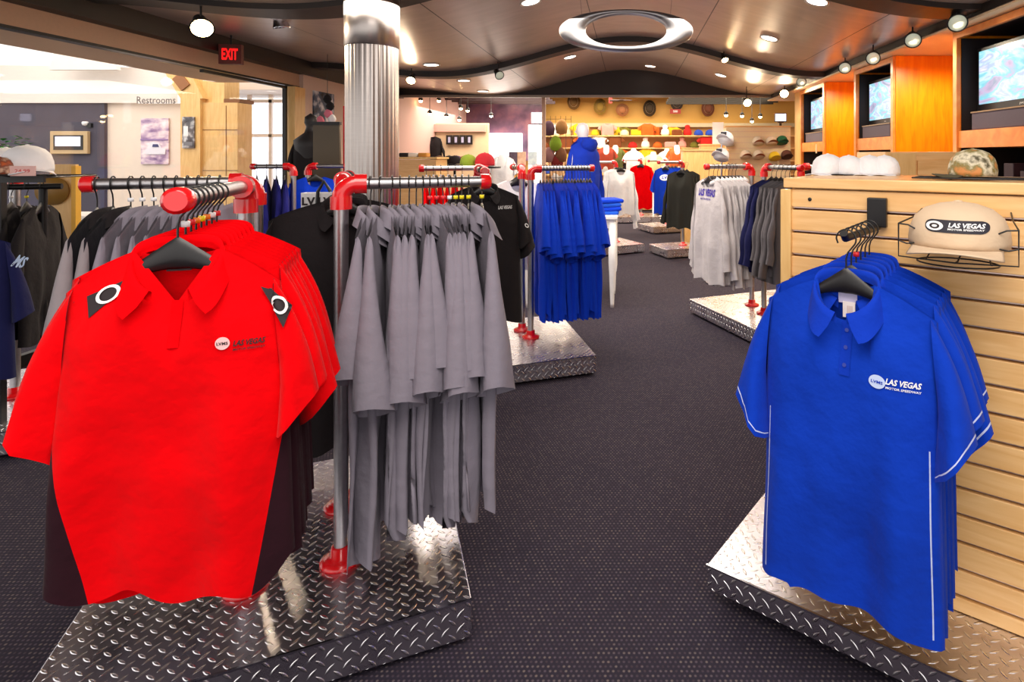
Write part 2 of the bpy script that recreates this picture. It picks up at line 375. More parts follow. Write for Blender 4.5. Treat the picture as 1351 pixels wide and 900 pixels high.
# ------------------------------------------------------------------ garments
ZN = .098      # neck point below the rail centre
def sstep(x): x = max(0, min(1, x)); return x*x*(3-2*x)
def garment(seed=0, sw=.185, nw=.068, drop=.055, L=.76, hw=.215, T=.035, fold=.012, ndip=.09, vneck=False, sleeve='short',
            outer=(.272, -.36), inner=(.195, -.42), st=.035, NS=30, NT=20, hemw=.012, arm=.19, kf=None, hem=None, zn=ZN, bulge=0, wr=.010):
    r = random.Random(seed*77+5)
    p1, p2, p3, p4 = [r.uniform(0, 6.28) for _ in range(4)]
    k1 = (kf or r.uniform(1.6, 2.4)); k2 = k1*1.9+.3
    def fo(s, t, ph): 
        a = fold*sstep((t-.12)/.75)
        return a*(sin(2*pi*k1*(s*.5+.5)+p1+ph+t*.5)+.55*sin(2*pi*k2*(s*.5+.5)+p2-ph*1.3+t*1.1)+.3*sin(5*s+9*t+p3))
    def front(s, t, sgn=-1):
        s_ = max(-1, min(1, s)); ax = abs(s_)*sw
        if ax > nw: zt = -zn-drop*((ax-nw)/(sw-nw))**1.25
        elif sgn < 0:
            u = ax/nw; zt = -zn-ndip*((1-u) if vneck else sqrt(max(0, 1-u**2.2)))
        else: zt = -zn-.012*sqrt(max(0, 1-(ax/nw)**2))
        zb = -zn-L + hemw*sin(2*pi*k1*(s_*.5+.5)+p1+.7)+ (hem(s_) if hem else 0)
        # side edges: below the armpit only
        z = zt+(zb-zt)*t
        w = sw+(hw-sw)*t**.8 + bulge*sin(pi*t)
        th = T*(.22+.78*sstep(t/.22))*(1-.25*sstep((t-.6)/.4))
        e = sqrt(max(0, 1-abs(s_)**2.6))
        y = sgn*th*e + fo(s_, t, 0 if sgn < 0 else 1.1)*(1 if sgn < 0 else .8 if e > .02 else 1)
        if abs(s_) > .999: y = fo(s_, t, 0)
        # shoulders slope back slightly
        q_ = Vector((s_*w*7+seed*3.1, sgn*2.0 if abs(s_) < .999 else 0, z*4.5)); y += wr*(noise.noise(q_)+.5*noise.noise(q_*2.3))*sstep(t*5)*sqrt(max(0, 1-s_*s_))
        return Vector((s_*w, y+.004, z))
    b = MB()
    b.grid(lambda u, v: front(2*u-1, v, -1), NS, NT, uvfn=lambda u, v: (u, v))
    b.grid(lambda u, v: front(2*u-1, v, 1), NS, NT, uvfn=lambda u, v: (u, v))
    n = 14; NR = 10 if sleeve == 'short' else 18
    if sleeve:
        for sg in (-1, 1):
            jo = r.uniform(-.012, .012); jy = r.uniform(-.02, .02); q = r.uniform(0, 6)
            o_ = Vector((outer[0]+jo, 0, outer[1])); i_ = Vector((inner[0]+jo, 0, inner[1]))
            def ring(t):
                a0 = Vector((sw*.93, 0, -drop*.9)); a1 = Vector((sw*1.02, 0, -drop-arm))
                top = a0.lerp(o_, t); bot = a1.lerp(i_, t)
                # rounded shoulder cap
                top += Vector((.010*sin(pi*t), 0, .012*sin(pi*t)))
                return top, bot
            vs = []; uv = []
            for i in range(NR+1):
                t = i/NR; top, bot = ring(t)
                if sleeve == 'long':
                    wob = .008*sin(t*14+q); top.x += wob; bot.x += wob*.6
                c = (top+bot)/2; h = (top-bot)/2; ty = st*((.34+.86*t) if sleeve == 'short' else (.45+.55*sstep(t*1.6))*(1-.25*t))
                for k in range(n):
                    a = 2*pi*k/n
                    rr = 1+.30*sin(3*a+q+t*3)*sstep(t)
                    v = c+h*cos(a)*1.0 + Vector((0, ty*sin(a)*rr+jy*t, 0))
                    vs.append(Vector((v.x*sg, v.y, v.z-zn))); uv.append((k/n, 1+t))
            fs = [(i*n+k, i*n+(k+1) % n, (i+1)*n+(k+1) % n, (i+1)*n+k) for i in range(NR) for k in range(n)]
            b.add(vs, fs, 0, True, uv)
    return b, front
def collar_mb(nw=.068, ndip=.09, zn=ZN, open_=.5, stand=.018, fall=.027, depth=.03, tip=.022):
    b = MB(); A = pi-open_
    def fn(u, v):
        th = -A+2*A*u; side = abs(th)/A
        base = Vector((nw*1.06*sin(th), depth*cos(th)*(1 if cos(th) > 0 else 1.35), -zn-ndip*((1-cos(th))/2)**1.8+.004))
        tipk = sstep((side-.62)/.38); sl = max(0, v*4-2)/2; th2 = th*(1-.10*sl*tipk)
        base += Vector((nw*1.06*(sin(th2)-sin(th)), 0, 0)); out = Vector((sin(th2), cos(th2)*.9, 0)).normalized()
        prof = [(0, -.004), (-.001, stand), (.005, stand+.004), (.013+tipk*.004, -fall*.25), (.021+tipk*.008, -fall*(1-.30*tipk)-tip*tipk*.3)]
        k = v*(len(prof)-1); i = min(int(k), len(prof)-2); f = k-i
        dx = prof[i][0]*(1-f)+prof[i+1][0]*f; dz = prof[i][1]*(1-f)+prof[i+1][1]*f
        return base+out*dx+Vector((0, 0, dz))
    b.grid(fn, 36, 8)
    return b
def bvh_of(me): return BVHTree.FromPolygons([v.co.copy() for v in me.vertices], [tuple(p.vertices) for p in me.polygons])
def decal(name, polys, m, parent, bvh, off=.003, maxe=.02, yside=-1, mats=None):
    """flat cut-out shapes laid onto a garment front: polys = [(verts2d, faces)]"""
    bm = bmesh.new()
    for vs, fs in polys:
        bv = [bm.verts.new((v[0], 0, v[1])) for v in vs]
        for f in fs:
            try: bm.faces.new([bv[i] for i in f])
            except ValueError: pass
    bmesh.ops.triangulate(bm, faces=[f for f in bm.faces if len(f.verts) > 4])
    for _ in range(6):
        es = [e for e in bm.edges if e.calc_length() > maxe]
        if not es: break
        bmesh.ops.subdivide_edges(bm, edges=es, cuts=1); bmesh.ops.triangulate(bm, faces=bm.faces)
    for v in bm.verts:
        h = bvh.ray_cast(Vector((v.co.x, yside*1.0, v.co.z)), Vector((0, -yside, 0)))
        if h[0] is not None: v.co.y = h[0].y+yside*off
        else: v.co.y = yside*off
    me = bpy.data.meshes.new(name); bm.to_mesh(me); bm.free(); me.materials.append(m)
    for p in me.polygons: p.use_smooth = True
    if parent is not None and parent.type == 'EMPTY' and parent.parent is None:
        bodies = [c for c in parent.children if c.name.startswith(('shirt_body', 'crown'))]
        if bodies: parent = bodies[0]
    return place(name, me, parent)
def ell(cx, cz, rx, rz, tilt=0, n=28, inner=None):
    ct, sn = cos(tilt), sin(tilt)
    def pt(a, k): x, z = rx*k[0]*cos(a), rz*k[1]*sin(a); return (cx+x*ct-z*sn, cz+x*sn+z*ct)
    vs = [pt(2*pi*i/n, (1, 1)) for i in range(n)]
    if inner:
        vs += [pt(2*pi*i/n, inner) for i in range(n)]
        return vs, [(i, (i+1) % n, n+(i+1) % n, n+i) for i in range(n)]
    return vs, [tuple(range(n))]
def txt2d(s, cx, cz, w, h, tilt=0, shear=0, offset=0):
    vs, fs = text_mesh(s, 1, shear, offset)
    x0, x1 = min(v.x for v in vs), max(v.x for v in vs); y0, y1 = min(v.y for v in vs), max(v.y for v in vs)
    out = []
    for v in vs:
        x = (v.x-(x0+x1)/2)/(x1-x0)*w; y = (v.y-(y0+y1)/2)/(y1-y0)*h
        out.append((cx+x*cos(tilt)-y*sin(tilt), cz+x*sin(tilt)+y*cos(tilt)))
    return out, fs

# hanger meshes -------------------------------------------------------------
def hanger_meshes(tm=None):
    h = MB(); pts = []
    R = .024
    for i in range(15):
        a = radians(215-i*17.0); pts.append((R*cos(a)*-1, 0, R*sin(a)*.95-.004))
    pts = pts[::-1]
    pts = [(-.02, 0, -.012)] + [(R*cos(radians(180-i*15)), 0, R*sin(radians(180-i*15))) for i in range(0, 16)] + [(.004, 0, -.034), (0, 0, -.05), (0, 0, -ZN+.01)]
    h.tube(pts, .0022, 6)
    # the hook goes over the rail, which runs along local y
    hook = h.mesh('hook', WIRE)
    b = MB()
    def fn(u, v):
        x = -.165+.33*u; ax = abs(x)/.165
        zc = -ZN-.006-.088*ax**1.2; hh = .026*(1-ax)**2.5+.007; a = 2*pi*v
        return Vector((x, (.0068-.0038*ax)*sin(a)+.006*(1-ax*ax)*0, zc+hh*cos(a)))
    b.grid(fn, 24, 10)
    body = b.mesh('hanger_body', BLACK)
    c = MB(); c.lathe([(.002, -.006), (.008, -.006), (.008, .006), (.002, .006)], 10, (0, 0, -.052)); 
    return hook, body, c
HK, HB, _sz = hanger_meshes()
SIZEC = {k: (lambda me: me)(_sz.mesh('size_marker', mat('marker_'+k, c, .4))) for k, c in
         dict(yellow=(232, 214, 20), red=(214, 30, 40), white=(236, 236, 240), orange=(236, 120, 20)).items()}
def hanger(loc, rz, label, group, marker=None):
    o = empty('clothes_hanger', loc, rz, label, 'hanger', group)
    place('hook', HK, o); place('hanger_body', HB, o)
    if marker: place('size_marker', SIZEC[marker], o)
    return o
ORD = ['first', 'second', 'third', 'fourth', 'fifth', 'sixth', 'seventh', 'eighth', 'ninth', 'tenth', 'eleventh', 'twelfth', 'thirteenth', 'fourteenth', 'fifteenth', 'sixteenth', 'seventeenth', 'eighteenth']

def variants(m, k=3, name='shirt_body', collar=False, **kw):
    out = []
    for i in range(k):
        kk = {a: c for a, c in kw.items() if a != 'seed'}
        if k > 1:
            q = ((i*37) % k)/(k-1)-.5
            for a in ('outer', 'inner'):
                if a in kk: kk[a] = (kk[a][0]+.02*q, kk[a][1]*(1+.16*q))
            kk['L'] = kk.get('L', .76)*(1+.06*(((i*23+1) % k)/(k-1)-.5))
        b, fr = garment(seed=i+kw.get('seed', 0)*10+1, **kk)
        out.append(b.mesh(name, m, merge=True))
    return out
def hang_row(kind, noun, where, p0, d, ts, meshes, cat, group, collar=None, markers=None, jit=4, extra=None, hang=True, rz_add=0, from_='post', label_first=None, hgroup=None):
    """a row of garments on a rail starting at p0 along unit vector d; ts = distances from p0"""
    d = Vector(d).normalized(); base = atan2(d.x, -d.y)
    res = []
    for i, t in enumerate(ts):
        pos = Vector(p0)+d*t
        a = base+radians(rnd.uniform(-jit, jit))+rz_add
        body_me = meshes[i % len(meshes)]
        lab = f'{noun}, {ORD[i]} from {where}'
        if collar or extra:
            g = empty(kind, pos, a, lab, cat, group); place('shirt_body', body_me, g)
            if collar: place('collar', collar, g)
            if extra: extra(i, g)
        else:
            g = place(kind, body_me, None, pos, (0, 0, a)); tag(g, lab, cat, group)
        if hang:
            hanger(pos+Vector((0, 0, 0)), a, f'hanger of {noun}, {ORD[i]} from {where}', hgroup or group+' hangers', markers(i) if markers else None)
        res.append(g)
    return res

# ------------------------------------------------------------------ room shell
XR = 2.45; XL = -4.1
def ceil_z(x, y=0):
    if x < -2.4: return 2.48+.06*(1-cos(pi*min(1, (-2.4-x)/1.7)))
    return 2.70+.22*cos(pi*x/2.4) if abs(x) <= 2.4 else 2.48
b = MB(); b.box((-2, 7, -.05), (16, 20, .1)); struct(b.build('floor', CARPET))
b = MB(); b.grid(lambda u, v: (XL+(XR+.15-XL)*u, -1.2+11.3*v, ceil_z(XL+(XR+.15-XL)*u)), 70, 8)
o = struct(b.build('ceiling', CEILM)); 
def rib(name, y0, w=.14, drop=.07):
    b = MB()
    n = 70
    for i in range(n):
        xa = XL+(XR-XL)*i/n; xb = XL+(XR-XL)*(i+1)/n; za, zb = ceil_z(xa)+.01, ceil_z(xb)+.01
        b.add([(xa, y0, za-drop), (xb, y0, zb-drop), (xb, y0+w, zb-drop), (xa, y0+w, za-drop), (xa, y0, za), (xb, y0, zb), (xb, y0+w, zb), (xa, y0+w, za)],
              [(0,1,2,3), (0,1,5,4), (3,2,6,7)], smooth=False)
    return struct(b.build(name, RIBM))
rib('trim_1', 4.0, .3, .05); rib('trim_2', 7.2, .22, .08)
# arched fascia closing the bowed ceiling towards the back room, with a pale metal edge rail
b = MB(); n = 60
for i in range(n):
    xa = XL+(XR+.1-XL)*i/n; xb = XL+(XR+.1-XL)*(i+1)/n
    b.add([(xa, 10, 2.46), (xb, 10, 2.46), (xb, 10, ceil_z(xb)+.02), (xa, 10, ceil_z(xa)+.02), (xa, 10.12, 2.46), (xb, 10.12, 2.46), (xb, 10.12, ceil_z(xb)+.02), (xa, 10.12, ceil_z(xa)+.02)], [(0,1,2,3), (4,5,6,7), (0,1,5,4)], smooth=False)
struct(b.build('trim_3', RIBM))
struct(bx('trim_4', (-.8, 9.97, 2.455), (6.7, .05, .04), mat('satin_edge', (150, 138, 126), .4, .6)))
# back room
struct(bx('wall_back', (.4, 15.2, 1.5), (9.0, .1, 3.1), YELLOWW))
struct(bx('wall_back_right', (5.2, 12.6, 1.5), (.1, 5.2, 3.1), YELLOWW))
struct(bx('trim_5', (.4, 15.0, 2.22), (9, .35, .10), mat('ledge_stone', (196, 182, 150), .6)))
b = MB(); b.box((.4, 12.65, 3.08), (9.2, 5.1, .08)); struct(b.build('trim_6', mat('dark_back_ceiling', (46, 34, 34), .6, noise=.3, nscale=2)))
struct(bx('wall_back_left', (-4.2, 12.6, 1.5), (.1, 5.2, 3.1), mat('rose_plaster', (200, 160, 150), .7)))
# right side: dark bulkhead with warm underside, wall behind the media units
b = MB(); b.box((3.05, 6.5, 2.56), (1.2, 7.4, .30)); b.box((3.05, 6.5, 2.405), (1.2, 7.4, .02), mi=1)
struct(b.build('trim_7', [DARKW, mat('warm_soffit', (250, 226, 184), .6)]))
struct(bx('wall_right', (3.7, 5, 1.35), (.1, 13, 2.7), mat('brown_wall', (120, 80, 50), .7)))  # plain brown wall colour
# left side: header over the glass storefront
b = MB(); b.box((XL-.06, 4.5, 2.36), (.12, 11.3, .15)); b.box((XL-.04, 4.5, 2.275), (.09, 11.3, .02), mi=2); b.box((XL+.03, 4.5, 2.54), (.2, 11.3, .21), mi=1)
struct(b.build('trim_8', [mat('tan_header', (206, 168, 138), .6), RIBM, BLACKM]))
w = struct(bx('window_1', (XL, 4.2, 1.13), (.012, 5.2, 2.26), GLASS))
mb = MB()
for yy in (6.86,): mb.box((XL, yy, 1.13), (.04, .035, 2.26))
mb.box((XL, 4.2, .04), (.05, 5.2, .08)); mb.box((XL, 6.2, 2.24), (.04, 1.35, .03))
mb.build('window_frame', BLACKM)['kind'] = 'structure'
struct(bx('trim_9', (XL+.02, 7.04, 1.13), (.12, .22, 2.26), MAPLE_V))
struct(bx('wall_left', (XL, 8.66, 1.2), (.1, 3.0, 2.5), mat('pale_wall', (222, 196, 180), .7)))
# hall seen through the glass
YH = 8.0
struct(bx('wall_hall', (X(60, YH)-1.0, YH+.05, 1.2), (4.4, .1, Z(137, YH)*1.0*2-2.4+.4), WPAINT))
xg = X(147, YH)
struct(bx('wall_hall_slate', (xg-1.6, YH-.06, (Z(137, YH)+.0)/2), (3.2, .1, Z(137, YH)), HALLW))
struct(bx('wall_hall_white', ((xg+X(300, YH))/2, YH-.02, Z(137, YH)/2), (X(300, YH)-xg, .08, Z(137, YH)), mat('warm_white_wall', (240, 222, 204), .6)))
# band above with Restrooms lettering and curved light cove
b = MB()
def band(u, v):
    x = -11+u*(X(245, YH)+11.0); k = (x+9.0)/3.0
    zt = Z(88, YH)-.10*k*k*.6
    return Vector((x, YH-.14-.0*v, Z(137, YH)+(zt-Z(137, YH))*v))
b.grid(band, 30, 2); struct(b.build('trim_11', WPAINT))
struct(bx('trim_12', (X(120, YH)-1, YH-1.5, 3.62), (7, 5.2, .06), mat('lit_cove', (255, 250, 240), .6, emit=(255, 244, 228), est=.35)))
b = MB(); b.prism([(0, 0), (.9, 0), (.62, .9), (.3, .9)], .06, M=Matrix.Translation((X(70, 7.6), 7.6, Z(93, 7.6))) @ UPXZ)
struct(b.build('trim_13', WPAINT))
flat_text('restroom_sign', 'Restrooms', X(231, 7.8)-X(180, 7.8), .095, mat('dark_lettering', (70, 50, 46), .5), None, ortho((X(206, 7.8), 7.80, Z(132, 7.8))), offset=.0)
o = bpy.data.objects['restroom_sign']; tag(o, 'Restrooms lettering in dark letters on the white hall band', 'sign')
struct(bx('trim_24', (XL-.58, 4.4, 2.39), (.95, 5.6, .10), mat('tan_plaster', (222, 186, 150), .7)))
# wooden portal in the hall: slanting brace, upright, panelled block
YP = 7.7
b = MB()
pl = [P(238, 130, YP), P(264, 130, YP), P(264, 300, YP), P(238, 300, YP)]
b.prism([(0, 0), (X(264, YP)-X(238, YP), 0), (X(264, YP)-X(238, YP), Z(130, YP)), (0, Z(130, YP))], .3, M=Matrix.Translation((X(238, YP), YP+.3, 0)) @ UPXZ)
b.prism([(X(213, YP), Z(88, YP)), (X(247, YP), Z(88, YP)), (X(268, YP), Z(130, YP)), (X(238, YP), Z(130, YP))], .3, M=Matrix.Translation((0, YP+.3, 0)) @ UPXZ)
struct(b.build('trim_14', MAPLE_V))
b = MB()
b.box(((X(264, YP)+X(310, YP))/2, YP+.2, Z(135, YP)/2), (X(310, YP)-X(264, YP), .3, Z(135, YP)))
b.box(((X(247, YP)+X(289, YP))/2, YP+.25, (Z(135, YP)+Z(90, YP))/2), (X(289, YP)-X(247, YP), .3, Z(90, YP)-Z(135, YP)))
b.box(((X(289, YP)+X(310, YP))/2, YP+.24, Z(132, YP)), (X(310, YP)-X(289, YP), .3, .05), mi=1)
for py in (171, 225): b.box(((X(264, YP)+X(310, YP))/2, YP+.048, Z(py, YP)), (X(310, YP)-X(264, YP), .006, .008), mi=1)
b.box((X(295, YP), YP+.048, 1.1), (.008, .006, 2.0), mi=1)
struct(b.build('trim_15', [MAPLE_V, mat('brown_groove', (120, 76, 36), .6)]))
pl = empty('wall_plaque', (X(250, YP), YP-.015, Z(175, YP)), 0, 'black and white notice on the wooden hall upright', 'sign')
bx('board', (0, 0, 0), (.16, .02, .42), mat_blotch('notice_print', [(40,40,46), (90,90,96), (236,236,236)], 9), pl)
bx('sheet', (-.03, -.012, .02), (.06, .004, .13), PUREW, pl); bx('footer', (0, -.012, -.15), (.12, .004, .05), mat('grey_notice', (120,122,128), .5), pl)
o = bx('brace_plate', (X(240, YP), YP-.012, Z(108, YP)), (.14, .02, .2), mat('brown_plate', (150, 96, 52), .5)); tag(o, 'brown diamond plate on the slanting wooden brace in the hall', 'plate'); o.rotation_euler = (0, radians(-38), 0)
# far hall glazing
struct(bx('window_2', (X(352, 9.0), 9.3, 1.3), (1.9, .03, 2.0), mat('daylit_glazing', (235, 240, 246), .2, emit=(236, 242, 255), est=.9)))
b = MB()
for px in (316, 345, 372): b.box((X(px, 9.0), 9.24, 1.3), (.05, .05, 2.2))
for zz in (1.75, 2.3): b.box((X(344, 9.0), 9.24, zz), (1.9, .05, .05))
struct(b.build('trim_16', WPAINT))
struct(bx('trim_17', (X(340, 8.6), 9.1, 2.65), (2.2, 1.2, .5), WPAINT))
# framed monitor, camera, poster, plant
fr = empty('framed_display', (X(87, 7.8), 7.86, Z(188, 7.8)), 0, 'small framed display with white panel on the slate grey hall wall', 'display')
bx('frame', (0, 0, 0), (.51, .05, .31), mat('champagne_frame', (198, 168, 124), .4), fr, bevel=.008); bx('mat_board', (0, -.027, 0), (.40, .01, .2), BLACK, fr)
bx('panel', (0, -.034, .015), (.34, .01, .13), mat('pale_panel', (226, 226, 240), .4, emit=(226, 226, 240), est=.35), fr)
o = empty('security_camera', (X(107, 7.8), 7.86, Z(162, 7.8)), 0, 'tiny white dome light high on the slate grey hall wall', 'camera')
q = MB(); q.lathe([(0, -.04), (.03, -.03), (.04, 0), (.03, .02)], 14); q.build('dome', PUREW, o); bx('mount', (.05, .02, -.03), (.06, .05, .06), BLACK, o)
ps = empty('racing_poster', (X(195, 7.8), 7.92, Z(186, 7.8)), 0, 'racing poster with a pale car on the white hall wall', 'poster')
bx('poster_sheet', (0, 0, 0), (.38, .015, .63), mat_blotch('poster_print', [(110,80,130), (190,160,190), (236,214,220), (250,244,246)], 5, (1,1,2)), ps)
q = MB(); q.prism([(-.13, -.2), (.13, -.2), (.14, -.13), (.08, -.11), (.05, -.05), (-.05, -.05), (-.09, -.11), (-.14, -.14)], .01, M=Matrix.Translation((.02, -.01, .02)) @ UPXZ); q.build('car_picture', mat('pale_car', (236, 232, 240), .5), ps)
q = MB(); q.prism([(-.04, -.1), (.05, -.1), (.035, -.062), (-.03, -.062)], .004, M=Matrix.Translation((.02, -.022, .02)) @ UPXZ); q.build('windscreen', mat('poster_blue', (60, 60, 110), .4), ps)
q = MB(); q.box((0, -.012, .02), (.38, .006, .02)); q.build('road_line', mat('poster_mauve', (150, 120, 170), .5), ps)
pt = empty('potted_plant', (X(2, 6.5), 6.5, 0), 0, 'green leafy plant at the left edge before the slate grey wall', 'plant')
q = MB(); q.lathe([(.12, 0), (.16, .5), (.17, .55)], 18); q.build('pot', BLACK, pt)
q = MB(); q.tube([(0, 0, .5), (.02, 0, 1.0), (0, .02, 1.5)], .015, 8); q.build('stem', mat('stem_green', (60, 80, 40), .7), pt)
q = MB()
for i in range(160):
    a = rnd.uniform(0, 6.28); e = rnd.uniform(-.6, 1.2); r = rnd.uniform(.05, .26); c = Vector((cos(a)*cos(e)*r, sin(a)*cos(e)*r, 1.42+sin(e)*r)); l = rnd.uniform(.05, .09)
    d = Vector((cos(a), sin(a), rnd.uniform(-.4, .4))).normalized(); s_ = d.cross(Vector((0, 0, 1))).normalized()*l*.35
    q.add([c, c+d*l*.5+s_+Vector((0,0,.01)), c+d*l, c+d*l*.5-s_+Vector((0,0,.01))], [(0, 1, 2, 3)])
q.build('foliage', mat_blotch('leaf_green', [(22, 70, 30), (60, 150, 60)], 20), pt)

# ------------------------------------------------------------------ steel column
cl = empty('round_column', (X(491, 3.9), 3.9, 0), 0, 'big round brushed steel column standing behind the grey polo rack', 'column')
b = MB(); R = .168; n = 240
def flr(k, zz): 
    a = 2*pi*k/n; r = R-.004*(1-abs(sin(pi*k/8))); return (r*cos(a), r*sin(a), zz)
vs = [flr(k, zz) for zz in (0, 2.165) for k in range(n)]; b.add(vs, [(k, (k+1) % n, n+(k+1) % n, n+k) for k in range(n)], smooth=True)
b.build('fluted_shaft', STEEL, cl)
b = MB(); b.lathe([(R, 2.15), (R+.006, 2.155), (R+.006, 2.56)], 64); b.build('smooth_sleeve', STEEL, cl)
b = MB(); b.lathe([(R+.03, 0), (R+.03, .1), (R+.01, .11)], 48); b.build('base_ring', STEEL, cl)

# ------------------------------------------------------------------ oval ring hanging from the ceiling
YO = 4.3
og = empty('hanging_oval_ring', (X(826, YO), YO, Z(41, YO)), 0, 'large silver oval ring hung by wires below the ceiling', 'sign')
b = MB(); n = 72; m_ = 16
vs = []
for i in range(n):
    a = 2*pi*i/n; ox, oz = .50*cos(a), .160*(abs(sin(a))**.9)*(1 if sin(a) > 0 else -1); ix, iz = .302*cos(a), .118*sin(a)
    c = Vector(((ox+ix)/2, 0, (oz+iz)/2)); h = Vector(((ox-ix)/2, 0, (oz-iz)/2)); dpt = .05
    for k in range(m_):
        t = 2*pi*k/m_; vs.append(c+h*cos(t)+Vector((0, dpt*sin(t), 0)))
b.add(vs, [(i*m_+k, i*m_+(k+1) % m_, ((i+1) % n)*m_+(k+1) % m_, ((i+1) % n)*m_+k) for i in range(n) for k in range(m_)])
b.build('ring', mat('satin_silver', (150, 148, 150), .32, .85, noise=.05), og)
for sx in (-.33, .33):
    b = MB(); b.tube([(sx, 0, .115), (sx*1.12, 0, ceil_z(X(826, YO)+sx*1.12)-Z(41, YO)+.01)], .0022, 6); b.build('wire', CHROME, og)

# ------------------------------------------------------------------ downlights, track heads
def ceil_hit(px, py):
    Y = 2.0
    while Y < 9.9:
        if Z(py, Y) >= ceil_z(X(px, Y)): return Y
        Y += .01
    return 9.9
dls = [(569, 85, 'beside the steel column'), (612, 106, 'nearest the left end of the second ceiling rib'), (752, 75, 'just left below the hanging oval ring'), (858, 87, 'just below the hanging oval ring'),
       (1015, 50, 'right of the hanging oval ring'), (978, 80, 'above the far bare bulbs, before the rib'), (951, 99, 'close to the arched fascia on the right'), (637, 120, 'lowest, beside the left end of the arched fascia'), (1078, 1, 'at the top edge right of the ring'), (700, 2, 'at the top edge left of the ring')]
first = None
for px, py, w in dls:
    Y = ceil_hit(px, py); x = X(px, Y); z = ceil_z(x)
    sl = atan2(ceil_z(x+.05)-ceil_z(x-.05), .1)
    if first is None:
        first = empty('recessed_downlight', (x, Y, z), 0)
        b = MB(); b.lathe([(.075, -.002), (.098, -.012), (.098, .0), (.07, .004)], 28); b.build('trim_ring', mat('white_trim_ring', (236, 230, 220), .4), first)
        b = MB(); b.lathe([(0, -.006), (.078, -.006), (.078, .0)], 28); b.build('lens', DLITE, first); g = first
    else: g = copy_tree(first); g.location = (x, Y, z)
    g.rotation_euler = (0, -sl, 0); tag(g, 'round recessed downlight in the ceiling, '+w, 'downlight', 'recessed ceiling downlights')
    light('SPOT', (x, Y, z-.03), 22, (1, .93, .84), .07, (0, 0, 0), 2.2, .8)

def track_head(px, py, Y, label, aim=(0, -.5, -1), lit=False, size=1, power=18, lens='pale'):
    p = P(px, py, Y); g = empty('track_spotlight', p, 0, label, 'spotlight', 'ceiling track spotlights')
    a = Vector(aim).normalized(); q = a.to_track_quat('-Z', 'Y').to_matrix()
    top = ceil_z(p.x)-p.z if p.x < 2.3 else 2.60-p.z
    b = MB(); b.tube([(0, 0, max(.05, top)), (0, 0, .03)], .007, 8); b.build('stem', BLACKM, g)
    b = MB(); pr = [(.012, .075), (.03, .07), (.034, .03), (.055, -.045), (.058, -.06), (.05, -.06)]
    b.lathe([(r*size, z*size) for r, z in pr], 22, cap=False); o = b.build('lamp_housing', BLACKM if not lens == 'steel' else CHROME, g); o.rotation_euler = a.to_track_quat('-Z', 'Y').to_euler()
    b = MB(); b.lathe([(0, -.052*size), (.05*size, -.056*size), (.05*size, -.05*size)], 20); o2 = b.build('lens', BULB if lit else mat('pale_lens', (200, 205, 190), .2, emit=(200, 205, 180), est=.28), g); o2.rotation_euler = o.rotation_euler  # lenses of unlit heads are given a faint glow of their own
    if not lit and power != 18: light('SPOT', p+a*.09, power, (1, .85, .62), .04, Vector((.30, -.1, -.9)).to_track_quat('-Z', 'Y').to_euler(), 2.6, .7)  # added spot brightening the right wall from heads that look unlit
    if lit: light('SPOT', p+a*.09, power, (1, .8, .55), .04, a.to_track_quat('-Z', 'Y').to_euler(), 2.4, .7)
    return g
track_head(265, 32, 4.05, 'brightly lit bare spotlight at the top left under the beam', (.55, -.6, -.5), True, 1.3, 40)
track_head(369, 26, 4.6, 'unlit chrome spotlight at the top, left of the steel column', (.1, .3, -1), False, 1.1, lens='steel')
track_head(543, 103, 7.0, 'lit spotlight just right of the steel column', (.1, -.6, -.5), True, 1.0, 25)
track_head(657, 97, 7.1, 'black unlit spotlight hanging on the second ceiling rib', (.5, -.7, -.5))
track_head(955, 76, 7.1, 'small spotlight on the rib, right of the hanging ring', (.2, -.6, -.8), True, .8, 12)
track_head(985, 134, 9.2, 'lit spotlight over the hat wall, left of the two far ones', (0, -.9, -.4), True, 1.2, 30)
track_head(1035, 122, 8.7, 'lit spotlight at the far end of the right track', (-.3, -.9, -.4), True, 1.2, 30)
tw = ['nearest the camera', 'second from the camera', 'third from the camera', 'fourth from the camera', 'fifth from the camera']
for (px, py), w in zip([(1262, 27), (1204, 50), (1152, 74), (1115, 87), (1058, 106)], tw):
    Y = 2.33*F/(px-CX); track_head(px, py, Y, 'black spotlight on the right hand track, '+w, (-.35, -.8, -.45), False, 1.15, 16)
o = bx('lighting_track', (2.33, 6.5, 2.60), (.035, 6.8, .03), BLACKM); tag(o, 'long black lighting track along the dark right bulkhead', 'track')
ex = empty('exit_sign', P(305, 72, 5.6), radians(10), 'EXIT sign with red letters hanging from the left beam', 'sign')
bx('housing', (0, 0, 0), (.20, .05, .19), mat('exit_box', (110, 40, 30), .5), ex)
flat_text('letters', 'EXIT', .14, .11, mat('exit_red', (255, 40, 40), .4, emit=(255, 20, 20), est=.9), ex, ortho((0, -.028, 0)), offset=.03)
b = MB(); b.tube([(0, 0, .09), (0, 0, .22)], .008, 8); b.build('stem', BLACKM, ex)

